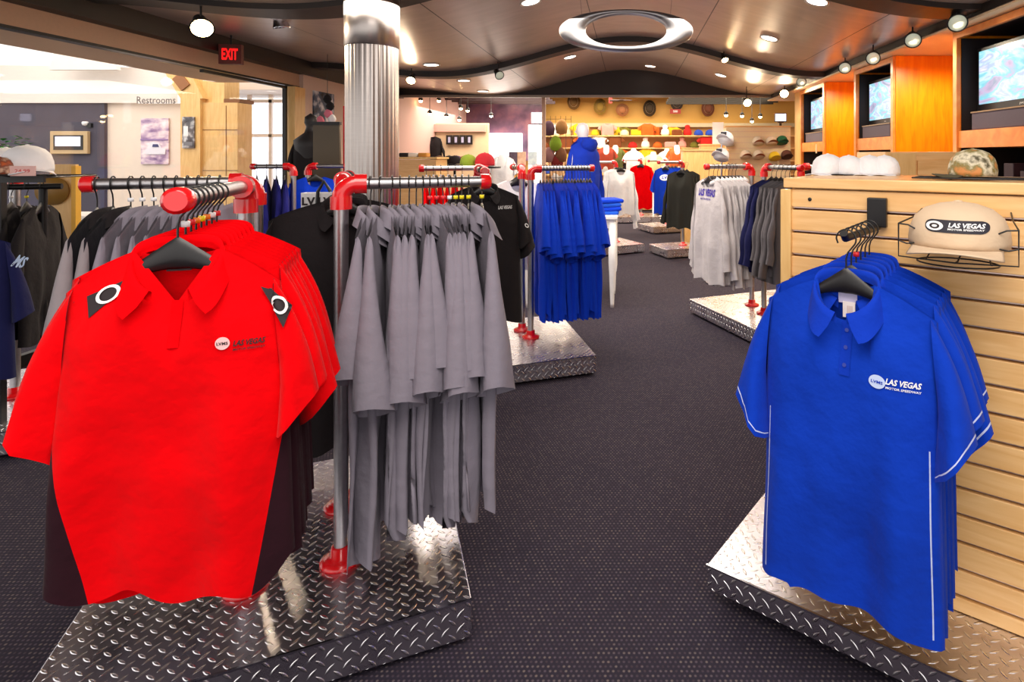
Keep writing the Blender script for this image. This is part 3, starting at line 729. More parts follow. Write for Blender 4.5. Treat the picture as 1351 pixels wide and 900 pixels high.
# ------------------------------------------------------------------ rack builder
E0 = radians(23.2)
ARMS = [((.155, -.189), (1, 0)), ((-.09, -.375), (0, -1)), ((-.127, .109), (-1, 0)), ((.11, .18), (0, 1))]
ZT = .13; ZRL = 1.331
def elbow_pts(p, d, z0, z1, r=.045):
    p = Vector(p); d = Vector(d); pts = []
    for i in range(7):
        a = pi/2*i/6; pts.append(Vector((p.x, p.y, z1-r))+Vector((d.x, d.y, 0))*(r-r*cos(a))+Vector((0, 0, r*sin(a))))
    return pts
def make_rack(c, ang, label, arms=ARMS, size=1.03, al=.46, arm_z=(0, 0, 0, 0), which=(0, 1, 2, 3), name='clothing_rack', far=False):
    g = empty(name, (c[0], c[1], 0), ang, label, 'clothing rack', 'galvanised pipe clothing racks')
    b = MB(); s = size
    b.box((0, 0, ZT-.055), (s, s, .11)); pf = b.build('platform', TREAD, g, bevel=.003)
    bx('plinth', (0, 0, .011), (s-.2, s-.2, .022), BLACK, g)
    bx('edge_highlight', (0, -s/2-.001, ZT-.001), (s+.004, .006, .006), CHROME, g)  # chrome strip added as the bright highlight along the front edge
    if not isinstance(al, tuple): al = (al,)*4
    for k in which:
        (ax, ay), (dx, dy) = arms[k]; z1 = ZRL+arm_z[k]
        b = MB(); b.tube([(ax, ay, ZT), (ax, ay, z1-.06)], .0215, 18); po = b.build('post', GALV, g)
        b = MB(); b.lathe([(.062, 0), (.062, .01), (.045, .018), (.03, .022), (.029, .05), (.022, .052)], 22, (ax, ay, ZT)); b.build('flange', REDP, po)
        b = MB(); pts = elbow_pts((ax, ay), (dx, dy), ZT, z1); b.tube(pts, .0275, 16)
        b.tube([pts[0]-Vector((0, 0, .035)), pts[0]+Vector((0, 0, .006))], .032, 16); e = pts[-1]; D = Vector((dx, dy, 0))
        b.tube([e-D*.006, e+D*.03], .032, 16); b.build('elbow', REDP, po)
        b = MB(); b.tube([e+D*.02, Vector((ax, ay, z1))+D*al[k]], .0185, 18); rl_ = b.build('rail', GALV, g)
        b = MB(); q = Vector((ax, ay, z1))+D*al[k]; b.tube([q-D*.025, q+D*.004, q+D*.010], [.027, .027, .020], 18); b.build('end_cap', REDP, rl_)
    def world(k, t):
        (ax, ay), (dx, dy) = arms[k]; v = Vector((ax+dx*t, ay+dy*t, ZRL+arm_z[k]+.0)); return Matrix.Translation((c[0], c[1], 0)) @ Matrix.Rotation(ang, 4, 'Z') @ v
    def wdir(k):
        return Matrix.Rotation(ang, 3, 'Z') @ Vector((arms[k][1][0], arms[k][1][1], 0))
    return g, world, wdir

# ================================================================== RACK A (near left)
armsA = [((.155, -.189), (1, 0)), ((-.10, -.20), (0, -1)), ((-.127, .109), (-1, 0)), ((.14, .13), (0, 1))]
gA, wA, dA = make_rack((-1.135, 1.949), E0, 'near left pipe rack on a tread plate platform with red and grey polos', armsA, al=(.46, .63, .46, .46))
for _m in (RED, REDSIDE): _m.node_tree.nodes['Principled BSDF'].inputs['Specular IOR Level'].default_value = .05
COL_RED = collar_mb(ndip=.105, open_=.42).mesh('collar', RED); COL_BLUE = collar_mb(ndip=.085, open_=.30).mesh('collar', BLUE); COL_GREY = collar_mb(ndip=.08, open_=.35, fall=.035).mesh('collar', GREY)
COL_BLK = collar_mb(ndip=.08, open_=.35).mesh('collar', BLK)

# --- front red polo, hand shaped
def front_polo(mesh_kw, bodym, pos, rz, label, cat='polo shirt', collarme=None, group=None):
    b, fr = garment(**mesh_kw); me = b.mesh('shirt_body', bodym, merge=True)
    g = empty('polo_shirt', pos, rz, label, cat, group); g_body = place('shirt_body', me, g)
    if collarme: place('collar', collarme, g)
    return g, bvh_of(me)
redhem = lambda s: .062*sstep((-s-.45)/.45)+.02*sstep((s-.6)/.4) - .018*cos(2.6*pi*s)
capA = wA(1, .625); dirA = dA(1); baseA = atan2(dirA.x, -dirA.y)
kw = dict(seed=3, drop=.075, sw=.180, hw=.205, L=.682, T=.040, fold=.017, ndip=.105, vneck=True, outer=(.258, -.315), inner=(.180, -.400), st=.045, NS=60, NT=40, kf=1.35, hemw=.014, arm=.2, hem=redhem)
g, bv = front_polo(kw, REDSIDE, capA, baseA-radians(5), 'front red polo with black side panels and oval logos on both shoulders, nearest the camera', collarme=COL_RED, group='red polo shirts')
# shoulder patches + rings (local x, z from the rail)
def q2(px, py, org, ex, rz_=None):
    """pixel -> (local x, z) on the shirt plane"""
    k = (px-CX)/F; s = (k*org.y-org.x)/(ex.x-k*ex.y); Y = org.y+ex.y*s; return (s, Z(py, Y)-org.z)
baseA -= radians(5); exA = Vector((cos(baseA), sin(baseA), 0))
def qs(pts, org, ex): return [q2(x, y, org, ex) for x, y in pts]
orgA = capA + dirA*.04
pa = qs([(105, 396), (172, 367), (150, 392), (113, 423)], orgA, exA); pb = qs([(341, 382), (360, 388), (383, 408), (374, 435)], orgA, exA)
decal('shoulder_patch', [(pa, [(0, 1, 2, 3)])], INKB, g, bv, .002); decal('shoulder_patch', [(pb, [(0, 1, 2, 3)])], INKB, g, bv, .006, .006)
ca = q2(138, 391, orgA, exA); cb = q2(367, 405, orgA, exA)
decal('oval_logo', [ell(ca[0], ca[1], .0225, .0145, .55, inner=(.70, .74))], PUREW, g, bv, .0045, .006); decal('oval_logo', [ell(cb[0], cb[1], .0205, .0125, -1.05, inner=(.70, .72))], PUREW, g, bv, .010, .006)
c1 = q2(296, 453, orgA, exA); c2 = q2(330, 452, orgA, exA); c3 = q2(330, 460, orgA, exA)
decal('round_emblem', [ell(c1[0], c1[1], .0125, .0125)], mat('pink_white_print', (238, 190, 190), .6), g, bv, .003, .01)
decal('emblem_letters', [txt2d('LVMS', c1[0], c1[1], .019, .006, offset=.02)], INKB, g, bv, .0042, .01)
decal('chest_lettering', [txt2d('LAS VEGAS', c2[0], c2[1], .053, .0115, -.02, .25, .03)], INKB, g, bv, .003, .02)
decal('chest_lettering', [txt2d('MOTOR SPEEDWAY', c3[0], c3[1], .053, .0045, -.02, .1, .02)], INKB, g, bv, .003, .02)
# open V neck placket, label in the back of the neck
pk = [(-.007, -.197), (.012, -.197), (.012, -.285), (-.007, -.285)]
decal('placket', [(pk, [(0, 1, 2, 3)])], RED, g, bv, .0025)
b = MB(); b.box((0, .006, -ZN-.028), (.042, .002, .030)); b.build('neck_label', INKB, g)
decal2 = flat_text('label_mark', 'O', .03, .014, mat('label_grey', (150, 130, 140), .5), g, ortho((0, .0045, -ZN-.028)), offset=.01)
hanger(capA, baseA, 'black hanger of the front red polo nearest the camera', 'red polo hangers')
# --- red polos behind it
rm = variants(REDSIDE, 3, sw=.18, hw=.212, L=.68, T=.022, fold=.012, ndip=.10, vneck=True, outer=(.266, -.335), inner=(.186, -.41), st=.03, NS=40, NT=26, seed=4)
ts = [.405, .368, .332, .292, .25, .205, .16]
def redmk(i): return ['white', 'red', 'orange', 'yellow', 'orange', 'white', 'red'][i]
p0 = wA(1, .625); 
hang_row('polo_shirt', 'red polo shirt', 'the front one, near rack', p0, dirA, [t-.455 for t in ts], rm, 'polo shirt', 'red polo shirts', collar=COL_RED, markers=redmk, jit=3)

# --- grey polos on arm 1
gm = variants(GREY, 5, sw=.205, hw=.225, L=.93, T=.019, fold=.020, ndip=.08, outer=(.300, -.47), inner=(.195, -.53), st=.044, NS=26, NT=24, seed=6, hemw=.03)
dA1 = dA(0); ts = [.075, .125, .150, .175, .203, .225, .246, .268, .290, .311, .332, .352, .372, .395, .44]
def greymk(i): return None if i < 5 else ('red' if i < 8 else 'white' if i == 8 else 'yellow')
gf = variants(GREY, 2, sw=.205, hw=.25, L=1.0, T=.03, fold=.022, ndip=.08, outer=(.300, -.47), inner=(.195, -.53), st=.042, NS=28, NT=26, seed=36, hemw=.03)
hang_row('polo_shirt', 'longer grey polo', 'the post, near rack right arm', wA(0, 0), dA1, [.085, .115], gf, 'polo shirt', 'grey polos next to the post', collar=COL_GREY, jit=2, rz_add=-.13)
ts = ts[2:]
hang_row('polo_shirt', 'grey polo shirt', 'the post, near rack right arm', wA(0, 0), dA1, ts, gm, 'polo shirt', 'grey polo shirts on the right arm', collar=COL_GREY, markers=greymk, jit=7)
# --- grey polos on arm 3, outermost two with black yokes
dA3 = dA(2); ts = [.43, .39, .345, .315, .285, .255, .225, .195, .165, .135, .105]
gy = variants(GREYYOKE, 2, sw=.205, hw=.225, L=.93, T=.025, fold=.018, ndip=.08, outer=(.31, -.46), inner=(.21, -.52), st=.04, NS=26, NT=22, seed=8)
gl = variants(GREY, 3, sw=.20, hw=.215, L=.90, T=.017, fold=.016, ndip=.08, outer=(.295, -.42), inner=(.20, -.49), st=.032, NS=26, NT=20, seed=9)
hang_row('polo_shirt', 'grey polo with black yoke', 'the cap, near rack left arm', wA(2, 0), dA3, ts[:2], gy, 'polo shirt', 'black yoked grey polos', collar=COL_BLK, jit=2)
hang_row('polo_shirt', 'plain grey polo shirt', 'the cap, near rack left arm', wA(2, 0), dA3, ts[2:], gl, 'polo shirt', 'grey polo shirts on the left arm', collar=COL_GREY, jit=4, markers=lambda i: 'white')
# --- black polos on arm 4 (behind the post)
bk = variants(BLK, 2, sw=.255, hw=.26, L=.9, T=.05, fold=.012, ndip=.09, outer=(.37, -.40), inner=(.27, -.47), st=.05, NS=30, NT=20, seed=12)
dA4 = dA(3)
gg = hang_row('polo_shirt', 'black polo shirt', 'the post, near rack back arm', wA(3, 0), -dA4, [-.12, -.20, -.28, -.36], bk, 'polo shirt', 'black polos behind the near rack', collar=COL_BLK, jit=3)
decal('oval_logo', [ell(.155, -.205, .022, .013, -.3, inner=(.66, .62))], PUREW, gg[0], bvh_of(bk[0]), .004, .008)

# ================================================================== RACK B (middle)
armsB = [((.18, 0), (1, 0)), ((-.198, -.149), (0, -1)), ((-.10, .30), (-1, 0)), ((.15, .19), (0, 1))]
gB, wB, dB = make_rack((-.87, 4.04), radians(19.7), 'middle pipe rack on a tread plate platform with royal blue shirts', armsB)
tm = variants(BLUE2, 4, sw=.205, hw=.225, L=.93, T=.019, fold=.020, ndip=.07, outer=(.325, -.45), inner=(.215, -.51), st=.034, NS=22, NT=18, seed=14, hemw=.03)
d1 = dB(0); ts = [.07+.023*i for i in range(17)]
hang_row('t_shirt', 'royal blue shirt', 'the post on middle rack', wB(0, 0), d1, ts, tm, 't-shirt', 'royal blue shirts on the middle rack', markers=None, jit=6)
bl2 = variants(BLK, 2, sw=.20, hw=.22, L=.78, T=.05, fold=.012, ndip=.085, outer=(.29, -.34), inner=(.20, -.41), st=.045, NS=30, NT=20, seed=16)
gb = hang_row('polo_shirt', 'black polo shirt', 'the front, middle rack', wB(1, .45), -dB(1), [0, .05, .10, .15], bl2, 'polo shirt', 'black polos on the middle rack', collar=COL_BLK, jit=2, rz_add=pi)
bvb = bvh_of(bl2[0])
decal('chest_lettering', [txt2d('LAS VEGAS', .115, -.215, .085, .020, 0, .2, .03)], mat('silver_print', (200, 200, 200), .5), gb[0], bvb, .004, .02)
decal('oval_logo', [ell(.245, -.33, .016, .010, -.8, inner=(.62, .6))], PUREW, gb[0], bvb, .004, .008)
rd = variants(RED, 2, sw=.18, hw=.2, L=.62, T=.02, fold=.01, outer=(.27, -.33), inner=(.2, -.38), st=.03, NS=20, NT=12, seed=17)
hang_row('t_shirt', 'red t-shirt', 'the cap, middle rack left arm', wB(2, .42), -dB(2), [.0, .05, .10, .15, .2, .25], rd, 't-shirt', 'red t-shirts behind the grey polos', markers=lambda i: 'white', jit=5)
wt = variants(WHITE, 1, sw=.2, hw=.21, L=.7, T=.04, fold=.01, outer=(.3, -.33), inner=(.21, -.38), st=.04, NS=20, NT=12, seed=18)
hang_row('t_shirt', 'white t-shirt', 'the post, middle rack back arm', wB(3, .15), dB(3), [.0, .12], wt, 't-shirt', 'white t-shirts on the middle rack back arm', jit=2, rz_add=pi)

# ================================================================== RACK C (right, grey hoodies)
gC, wC, dC = make_rack((1.22, 4.93), E0, 'right hand pipe rack with grey hooded sweatshirts on a tread plate platform', [((.155, -.189), (1, 0)), ((-.19, -.15), (0, -1)), ((-.127, .109), (-1, 0))], which=(0, 1, 2))
def hood_mb(nw=.075, zn=ZN):
    b = MB()
    def fn(u, v):
        th = -pi*.78+2*pi*.78*u; a = pi*v
        base = Vector((nw*1.15*sin(th), .035*cos(th)+.012, -zn-.05*((1-cos(th))/2)+.006)); out = Vector((sin(th), cos(th), 0))
        rr = .022+.028*max(0, cos(th))
        return base+out*(rr*sin(a)*1.1)+Vector((0, 0, .016*cos(a)-.055*v*max(0, cos(th))-.012*v))
    b.grid(fn, 28, 8); return b
HOOD = hood_mb().mesh('hood', HGREY)
hg = variants(HGREY, 3, sw=.225, hw=.245, L=.86, T=.034, fold=.016, ndip=.075, sleeve='long', outer=(.355, -.78), inner=(.275, -.80), st=.032, NS=28, NT=18, seed=20, arm=.22)
dC3 = dC(2); ts = [.43, .385, .345, .305, .27, .235, .20, .165]
def hoodx(i, g): place('hood', HOOD, g)
gh = hang_row('hooded_sweatshirt', 'heather grey hoodie', 'the aisle end, right rack', wC(2, 0), dC3, ts, hg, 'hoodie', 'grey hoodies on the right rack', jit=3, extra=hoodx)
bvc = bvh_of(hg[0])
decal('chest_lettering', [txt2d('LAS VEGAS', .0, -.215, .27, .062, 0, 0, .05)], INKP, gh[0], bvc, .004, .03)
decal('chest_lettering', [txt2d('MOTOR SPEEDWAY', .0, -.268, .16, .018, 0, 0, .02)], INKP, gh[0], bvc, .004, .03)
dk = variants(NAVY, 1, sw=.2, hw=.22, L=.72, T=.035, fold=.012, sleeve='long', outer=(.31, -.66), inner=(.25, -.68), st=.035, NS=22, NT=14, seed=23)
dg = variants(DGREY, 2, sw=.2, hw=.21, L=.75, T=.03, fold=.012, sleeve='long', outer=(.30, -.66), inner=(.24, -.68), st=.03, NS=22, NT=14, seed=24)
hang_row('sweatshirt', 'navy sweatshirt', 'the post, right rack front arm', wC(1, .0), dC(1), [.10, .16], dk, 'sweatshirt', 'navy sweatshirts on the right rack', jit=3)
hang_row('sweatshirt', 'charcoal sweatshirt', 'the post, right rack front arm', wC(1, .0), dC(1), [.22, .27, .32, .37, .42], dg, 'sweatshirt', 'charcoal sweatshirts on the right rack', jit=4)
# white caps on sprung clips above the hoodies
# ================================================================== caps
def cap_parts(crown, brim, label, loc, rz=0, rx=0, group=None, size=1, ry=0, name='baseball_cap'):
    g = empty(name, loc, rz, label, 'cap', group); g.rotation_euler = (rx, ry, rz); g.scale = (size,)*3
    b = MB()
    b.lathe([(.092, 0), (.094, .02), (.092, .05), (.082, .085), (.062, .110), (.035, .124), (.012, .129), (0, .129)], 36, sy=1.12)
    o = b.build('crown', crown, g)
    for k in range(6):
        pass
    b = MB()
    def fn(u, v):
        a = -1.15+2.3*u; x = .088*sin(a)*(1+.06*v); y0 = -.100*cos(a); y1 = y0-.075*v*cos(a*.75)**.5
        return Vector((x*(1+.10*v*(1-abs(a)/1.15)), y1, .006+.012*cos(a*1.3)*v-.016*(x/.09)**2*v - .008*v))
    b.grid(fn, 20, 6); o = b.build('brim', brim, g); sm = o.modifiers.new('thick', 'SOLIDIFY'); sm.thickness = .004
    b = MB(); b.lathe([(0, .134), (.008, .132), (.009, .127)], 12); b.build('button', crown, g)
    return g

# ================================================================== RIGHT GONDOLA with slat wall
dG = Vector((.818, -.575, 0)); nG = Vector((.575, .818, 0)); angG = atan2(dG.y, dG.x)
G0 = Vector((.531, 1.921, 0)); PC = Vector((.2465, 1.819, 0))
gg = empty('slatwall_gondola', G0+dG*.65, angG, 'maple slatwall display stand on a tread plate platform at right', 'display stand')
def gl_(p): # world -> local of gondola
    v = p-(G0+dG*.65); return Vector((v.dot(dG), v.dot(nG), p.z))
LG = 1.5; HG = 1.345
pc = gl_(PC)
b = MB(); b.box((pc.x+.95, pc.y+.5, ZT-.0375), (1.9, 1.0, .075)); b.build('platform', TREAD, gg, bevel=.003)
bx('plinth', (pc.x+.95, pc.y+.5, .027), (1.55, .7, .055), BLACK, gg)
bx('edge_highlight', (pc.x+.95, pc.y-.001, ZT-.001), (1.904, .006, .006), CHROME, gg)  # edge highlight put in as a thin chrome strip
DG = .5; x0 = -.65; xc = x0+LG/2
bx('core', (xc, DG/2, (ZT+HG)/2-.01), (LG-.01, DG-.05, HG-ZT-.02), MAPLE, gg)
# slats: the photo shows grooves at y 272, 303, 334 ... on the left edge
slots = [HG-.045-.0, ]
pitch = .0765; zt = Z(237, 1.921); zs = [Z(272, 1.921)-i*.0765 for i in range(15)]
bd = [zt]+zs+[ZT]
b = MB()
for i in range(len(bd)-1):
    zu, zl = bd[i], bd[i+1]
    if zl < ZT+.004: zl = ZT+.002
    if zu-zl < .02: continue
    top = zu-(.010 if i else .030); 
    b.box((xc, .006, (top+zl)/2), (LG-.03, .030, top-zl))
sl = b.build('slat_panel', MAPLE, gg, bevel=.002)
b = MB()
for z in zs: 
    if z > ZT+.02: b.box((xc, .008, z-.002), (LG-.03, .022, .004))
b.build('slot_insert', mat('slot_aluminium', (214, 190, 180), .3, .7), gg)
bx('slot_shade_sheet', (xc, .019, (ZT+HG)/2-.02), (LG-.03, .006, HG-ZT-.06), mat('slot_shadow', (90, 50, 36), .7), gg)  # dark sheet added as painted shade inside the slots
bx('top_cap', (xc, DG/2-.005, HG-.013), (LG+.02, DG+.03, .032), MAPLE, gg, bevel=.003)
bx('end_post', (x0-.002, .0, (ZT+HG)/2-.02), (.035, .045, HG-ZT-.03), MAPLE_V, gg, bevel=.003)
b = MB(); b.lathe([(0, 0), (.006, 0), (.006, .003)], 12, (x0+.075, -.012, Z(263, 1.87)), axis='Y'); b.build('screw_hole', BLACK, gg)
# face-out bracket with arm
fo = G0+dG*.283; zf = Z(268, 1.74)
fb = empty('faceout_bracket', Vector((fo.x, fo.y, 1.26))-nG*.012, angG, 'black face-out bracket on the slatwall carrying the blue polos', 'bracket')
bx('back_plate', (.0, -.012, -.01), (.055, .022, .088), BLACKM, fb, bevel=.003)
b = MB(); b.tube([(0, -.01, -.055), (0, -.2, -.050), (0, -.37, -.046), (0, -.385, -.032)], .010, 10); b.build('arm', BLACKM, fb)
pB = Vector((fo.x, fo.y, 1.211)); dBp = -nG; baseB = atan2(dBp.x, -dBp.y)
capB = pB+dBp*.375; exB = Vector((cos(baseB), sin(baseB), 0))
bluehem = lambda s: (.03 if s < -.6 else 0)*sstep((-s-.5)/.3) - .012*cos(2*pi*s)+.0*s
kw = dict(seed=21, drop=.07, sw=.205, hw=.22, L=.805, T=.045, fold=.018, ndip=.095, outer=(.295, -.33), inner=(.205, -.44), st=.05, NS=60, NT=40, kf=1.4, hemw=.012, arm=.21, hem=bluehem, zn=ZN+.01)
COL_BLUEF = collar_mb(ndip=.095, open_=.16, fall=.046, zn=ZN+.01, nw=.070, depth=.036, tip=.02, stand=.02).mesh('collar', BLUE)
g, bv = front_polo(kw, BLUEP, capB, baseB, 'front royal blue polo with white chest logo and pale piping, on the slatwall', collarme=COL_BLUEF, group='royal blue polos on the slatwall')
hanger(capB, baseB, 'black hanger of the front royal blue polo on the slatwall', 'blue polo hangers')
orgB = capB+dBp*.05
c1 = q2(1156, 505, orgB, exB); c2 = q2(1190, 510, orgB, exB); c3 = q2(1190, 518.5, orgB, exB)
decal('round_emblem', [ell(c1[0], c1[1], .0185, .0160, -.25)], mat('pale_blue_print', (190, 206, 240), .6), g, bv, .003, .01)
decal('emblem_letters', [txt2d('LVMS', c1[0], c1[1], .026, .007, -.1, offset=.02)], BLUE, g, bv, .0045, .01)
decal('chest_lettering', [txt2d('LAS VEGAS', c2[0], c2[1], .075, .0145, -.03, .25, .03)], PUREW, g, bv, .003, .02)
decal('chest_lettering', [txt2d('MOTOR SPEEDWAY', c3[0], c3[1], .075, .0055, -.03, .1, .02)], PUREW, g, bv, .003, .02)
pk = [(-.008, -.205), (.018, -.205), (.018, -.33), (-.008, -.33)]
decal('placket', [(pk, [(0, 1, 2, 3)])], BLUE, g, bv, .003)
for z in (-.225, -.265, -.305):
    decal('button', [ell(.005, z, .0048, .0048)], mat('button_blue', (30, 50, 150), .35), g, bv, .0055, .02)
b = MB(); b.box((0, .016, -ZN-.052), (.046, .002, .030)); b.build('neck_label', mat('label_lilac', (196, 190, 220), .5), g)
b = MB(); b.box((.004, .012, -ZN-.082), (.030, .002, .040)); b.build('price_tag', mat('tag_paper', (238, 226, 222), .5), g)
flat_text('label_mark', 'U M0', .042, .014, PUREW, g, ortho((0, .012, -ZN-.030)), offset=.02)
flat_text('tag_code', '||||', .012, .020, mat('tag_ink', (170, 120, 110), .6), g, ortho((.006, .0105, -ZN-.082)))
bm_ = variants(BLUEP, 3, sw=.205, hw=.222, L=.82, T=.024, fold=.012, ndip=.09, outer=(.298, -.33), inner=(.208, -.43), st=.032, NS=40, NT=26, seed=26)
ts = [-.05, -.10, -.15, -.20, -.25]
hang_row('polo_shirt', 'royal blue polo shirt', 'the front one, slatwall bracket', capB, dBp, ts, bm_, 'polo shirt', 'royal blue polos on the slatwall', collar=COL_BLUE, markers=lambda i: 'red' if i == 1 else None, jit=3)
# stone cap in its wire holder
hp = G0+dG*.505; hpos = Vector((hp.x, hp.y, 1.192))-nG*.125
hold = empty('cap_wire_holder', hpos, angG, 'black wire cap holder hooked on the slatwall', 'holder')
def wire(name, pts, r=.0022, closed=False, par=hold):
    b = MB(); b.tube(pts, r, 6, closed=closed); return b.build(name, WIRE, par)
w_ = .135; yb = .112
wire('front_frame', [(-w_, -.055, .046), (-w_, -.055, -.042), (0, -.065, -.046), (w_, -.055, -.042), (w_, -.055, .046)])
wire('side_loop', [(-w_, -.055, .046), (-w_*.82, -.058, .044), (-w_*.62, -.060, .030), (-w_*.60, -.06, .012), (-w_*.68, -.06, -.002), (-w_*.85, -.058, -.006), (-w_, -.055, 0)])
wire('side_loop', [(w_, -.055, .046), (w_*.82, -.058, .044), (w_*.62, -.060, .030), (w_*.60, -.06, .012), (w_*.68, -.06, -.002), (w_*.85, -.058, -.006), (w_, -.055, 0)])
wire('arm', [(-w_, -.055, .046), (-w_*.8, .03, .06), (-w_*.75, yb, .075)]); wire('arm', [(w_, -.055, .046), (w_*.9, .03, .06), (w_*.85, yb, .075)])
wire('bottom_ring', [(.095*cos(2*pi*i/24), -.02+.075*sin(2*pi*i/24), -.052) for i in range(24)], closed=True)
wire('strut', [(0, -.065, -.046), (0, .0, -.052), (.01, yb, -.01)]); wire('strut', [(-.08, -.06, -.044), (-.075, -.01, -.052), (-.06, yb, -.01)]); wire('strut', [(.08, -.06, -.044), (.075, -.01, -.052), (.06, yb, -.01)])
cp = cap_parts(CREAM, CREAM, 'stone coloured cap with a Las Vegas patch in a wire holder on the slatwall', hpos+Vector((0, 0, -.012))+nG*.01, angG, 0, size=1.1); cp.scale = (1.28, 1.15, .92)
b = MB()
def rr(w, h, r, n=6):
    o = []
    for cx, cy, a0 in ((w/2-r, h/2-r, 0), (-w/2+r, h/2-r, 90), (-w/2+r, -h/2+r, 180), (w/2-r, -h/2+r, 270)):
        for i in range(n+1): a = radians(a0+90*i/n); o.append((cx+r*cos(a), cy+r*sin(a)))
    return o
cbv = BVHTree.FromPolygons([v.co.copy() for v in [c for c in cp.children if c.name.startswith('crown')][0].data.vertices], [tuple(p.vertices) for p in [c for c in cp.children if c.name.startswith('crown')][0].data.polygons])
pts = [(x+.004, y+.068) for x, y in rr(.112, .034, .015)]
decal('patch', [(pts, [tuple(range(len(pts)))])], mat('patch_navy', (34, 32, 44), .7), cp, cbv, .0015, .01)
decal('patch_emblem', [ell(-.034, .068, .016, .0125)], PUREW, cp, cbv, .003, .008)
decal('patch_emblem_line', [ell(-.034, .068, .0095, .0075, inner=(.55, .5))], INKB, cp, cbv, .0042, .008)
decal('patch_lettering', [txt2d('LAS VEGAS', .022, .072, .062, .0125, 0, .2, .03)], PUREW, cp, cbv, .003, .01)
decal('patch_lettering', [txt2d('MOTOR SPEEDWAY', .021, .061, .062, .005, 0, .1, .02)], PUREW, cp, cbv, .003, .01)
# camouflage cap, wire tray and white caps on and behind the top
CAMO = mat_blotch('camouflage', [(70, 62, 34), (206, 196, 170), (120, 110, 60), (196, 130, 70)], 18)
tr = empty('wire_tray', G0+dG*.50+nG*.10+Vector((0, 0, HG+.004)), angG, 'flat black wire cap tray lying on top of the slatwall stand', 'tray')
b = MB()
for i in range(6): b.tube([(-.13, -.07+.028*i, .006), (.16, -.07+.028*i, .006)], .002, 6)
b.tube([(-.13, -.07, .006), (.16, -.07, .006), (.16, .07, .006), (-.13, .07, .006)], .0025, 6, closed=True); b.build('wires', WIRE, tr)
cap_parts(CAMO, mat('camo_brim', (70, 64, 44), .8), 'camouflage cap lying on top of the slatwall stand', G0+dG*.52+nG*.12+Vector((0, 0, HG+.016)), angG-1.35, 0, size=.62)
wc = [(1092, 'leftmost'), (1118, 'second from the left'), (1143, 'third from the left'), (1160, 'rightmost')]
for i, (px, w) in enumerate(wc):
    Y = 2.22+.0*i
    cap_parts(WHITE, WHITE if i != 1 else BLK, f'white cap on top of the slatwall stand, {w} of four', (X(px, Y), Y-.03*i*.5, HG+.003), -.9+.1*i, 0, 'white caps on the slatwall stand', .58+.04*(i == 0))

# ------------------------------------------------------------------ right side media units
def media_unit(ya, yb_, label, tvl, spl, full=False):
    Xf = 2.56; D = .60; g = empty('media_cabinet', (Xf, (ya+yb_)/2, 0), 0, label, 'cabinet', 'built-in media cabinets'); w = yb_-ya; h = 2.392
    # niche z ranges
    z_sh0, z_sh1 = 1.485, 1.615
    bx('side_panel', (D/2+.02, -w/2+.015, h/2), (D, .03, h-.002), ORANGE, g); bx('side_panel', (D/2+.02, w/2-.015, h/2), (D, .03, h-.002), ORANGE, g)
    b = MB(); b.box((.01, -w/2+.035, h/2), (.03, .05, h-.004)); b.box((.01, w/2-.03, h/2), (.03, .05, h-.004)); b.box((.01, 0, h-.03), (.03, w-.1, .05)); b.build('face_frame', FRAMEW, g)
    bx('shelf', (D/2, 0, (z_sh0+z_sh1)/2), (D-.02, w-.07, z_sh1-z_sh0), FRAMEW, g)
    bx('back_panel', (D-.05, 0, 1.75), (.02, w-.07, 1.27), mat('niche_black', (22, 16, 22), .7), g)
    for sy in (-1, 1): bx('niche_liner', (D/2+.01, sy*(w/2-.034), (1.12+h)/2-.02), (D-.07, .006, h-1.18), MATS['niche_black'], g)
    bx('lower_door', (D/2, 0, .6), (D-.04, w-.07, 1.1), MAPLE_V, g); bx('top_panel', (D/2, 0, h-.02), (D-.04, w-.07, .02), mat('niche_black', (22, 16, 22), .7), g)
    t = empty('television', (Xf+.16, (ya+yb_)/2+.0, 2.0), 0, tvl, 'television', 'wall televisions'); tw = min(w-.14, 1.02)
    tf = bx('tv_frame', (0, 0, 0), (.05, tw, .50), BLACK, t, bevel=.005); bx('screen', (-.027, 0, .018), (.004, tw-.06, .405), SCREEN, tf)
    flat_text('tv_badge', 'JVC', .05, .016, PUREW, t, Matrix.Translation((-.0265, 0, -.215)) @ Matrix.Rotation(-pi/2, 4, 'Z') @ UPXZ)
    bx('bracket', (.19, 0, 0), (.36, .2, .15), BLACKM, t)
    s = empty('center_speaker', (Xf+.13, (ya+yb_)/2+.0, z_sh1), 0, spl, 'speaker', 'speakers under the televisions')
    bx('speaker_case', (0, 0, .066), (.2, tw*.8, .13), mat('grey_speaker_cloth', (84, 72, 84), .8), s, bevel=.008); bx('top_panel', (0, 0, .134), (.21, tw*.81, .01), mat('speaker_top', (140, 110, 80), .5), s)
    return g
media_unit(3.35, 4.55, 'orange wood media cabinet nearest the camera at upper right', 'television in the nearest orange wood cabinet', 'grey speaker below the nearest television')
media_unit(5.57, 6.55, 'orange wood media cabinet, second from the camera', 'television in the second orange wood cabinet', 'grey speaker below the second television')
media_unit(7.55, 8.62, 'orange wood media cabinet farthest from the camera', 'television in the farthest orange wood cabinet', 'grey speaker below the farthest television')
struct(bx('trim_18', (2.66, 8.82, 1.3), (.16, .30, 2.6), MAPLE_V))
o = bx('door_pull', (2.52, 7.75, 1.52), (.01, .03, .12), mat('pale_card', (240, 220, 180), .5)); tag(o, 'small pale card on the shelf edge of the farthest cabinet', 'card')
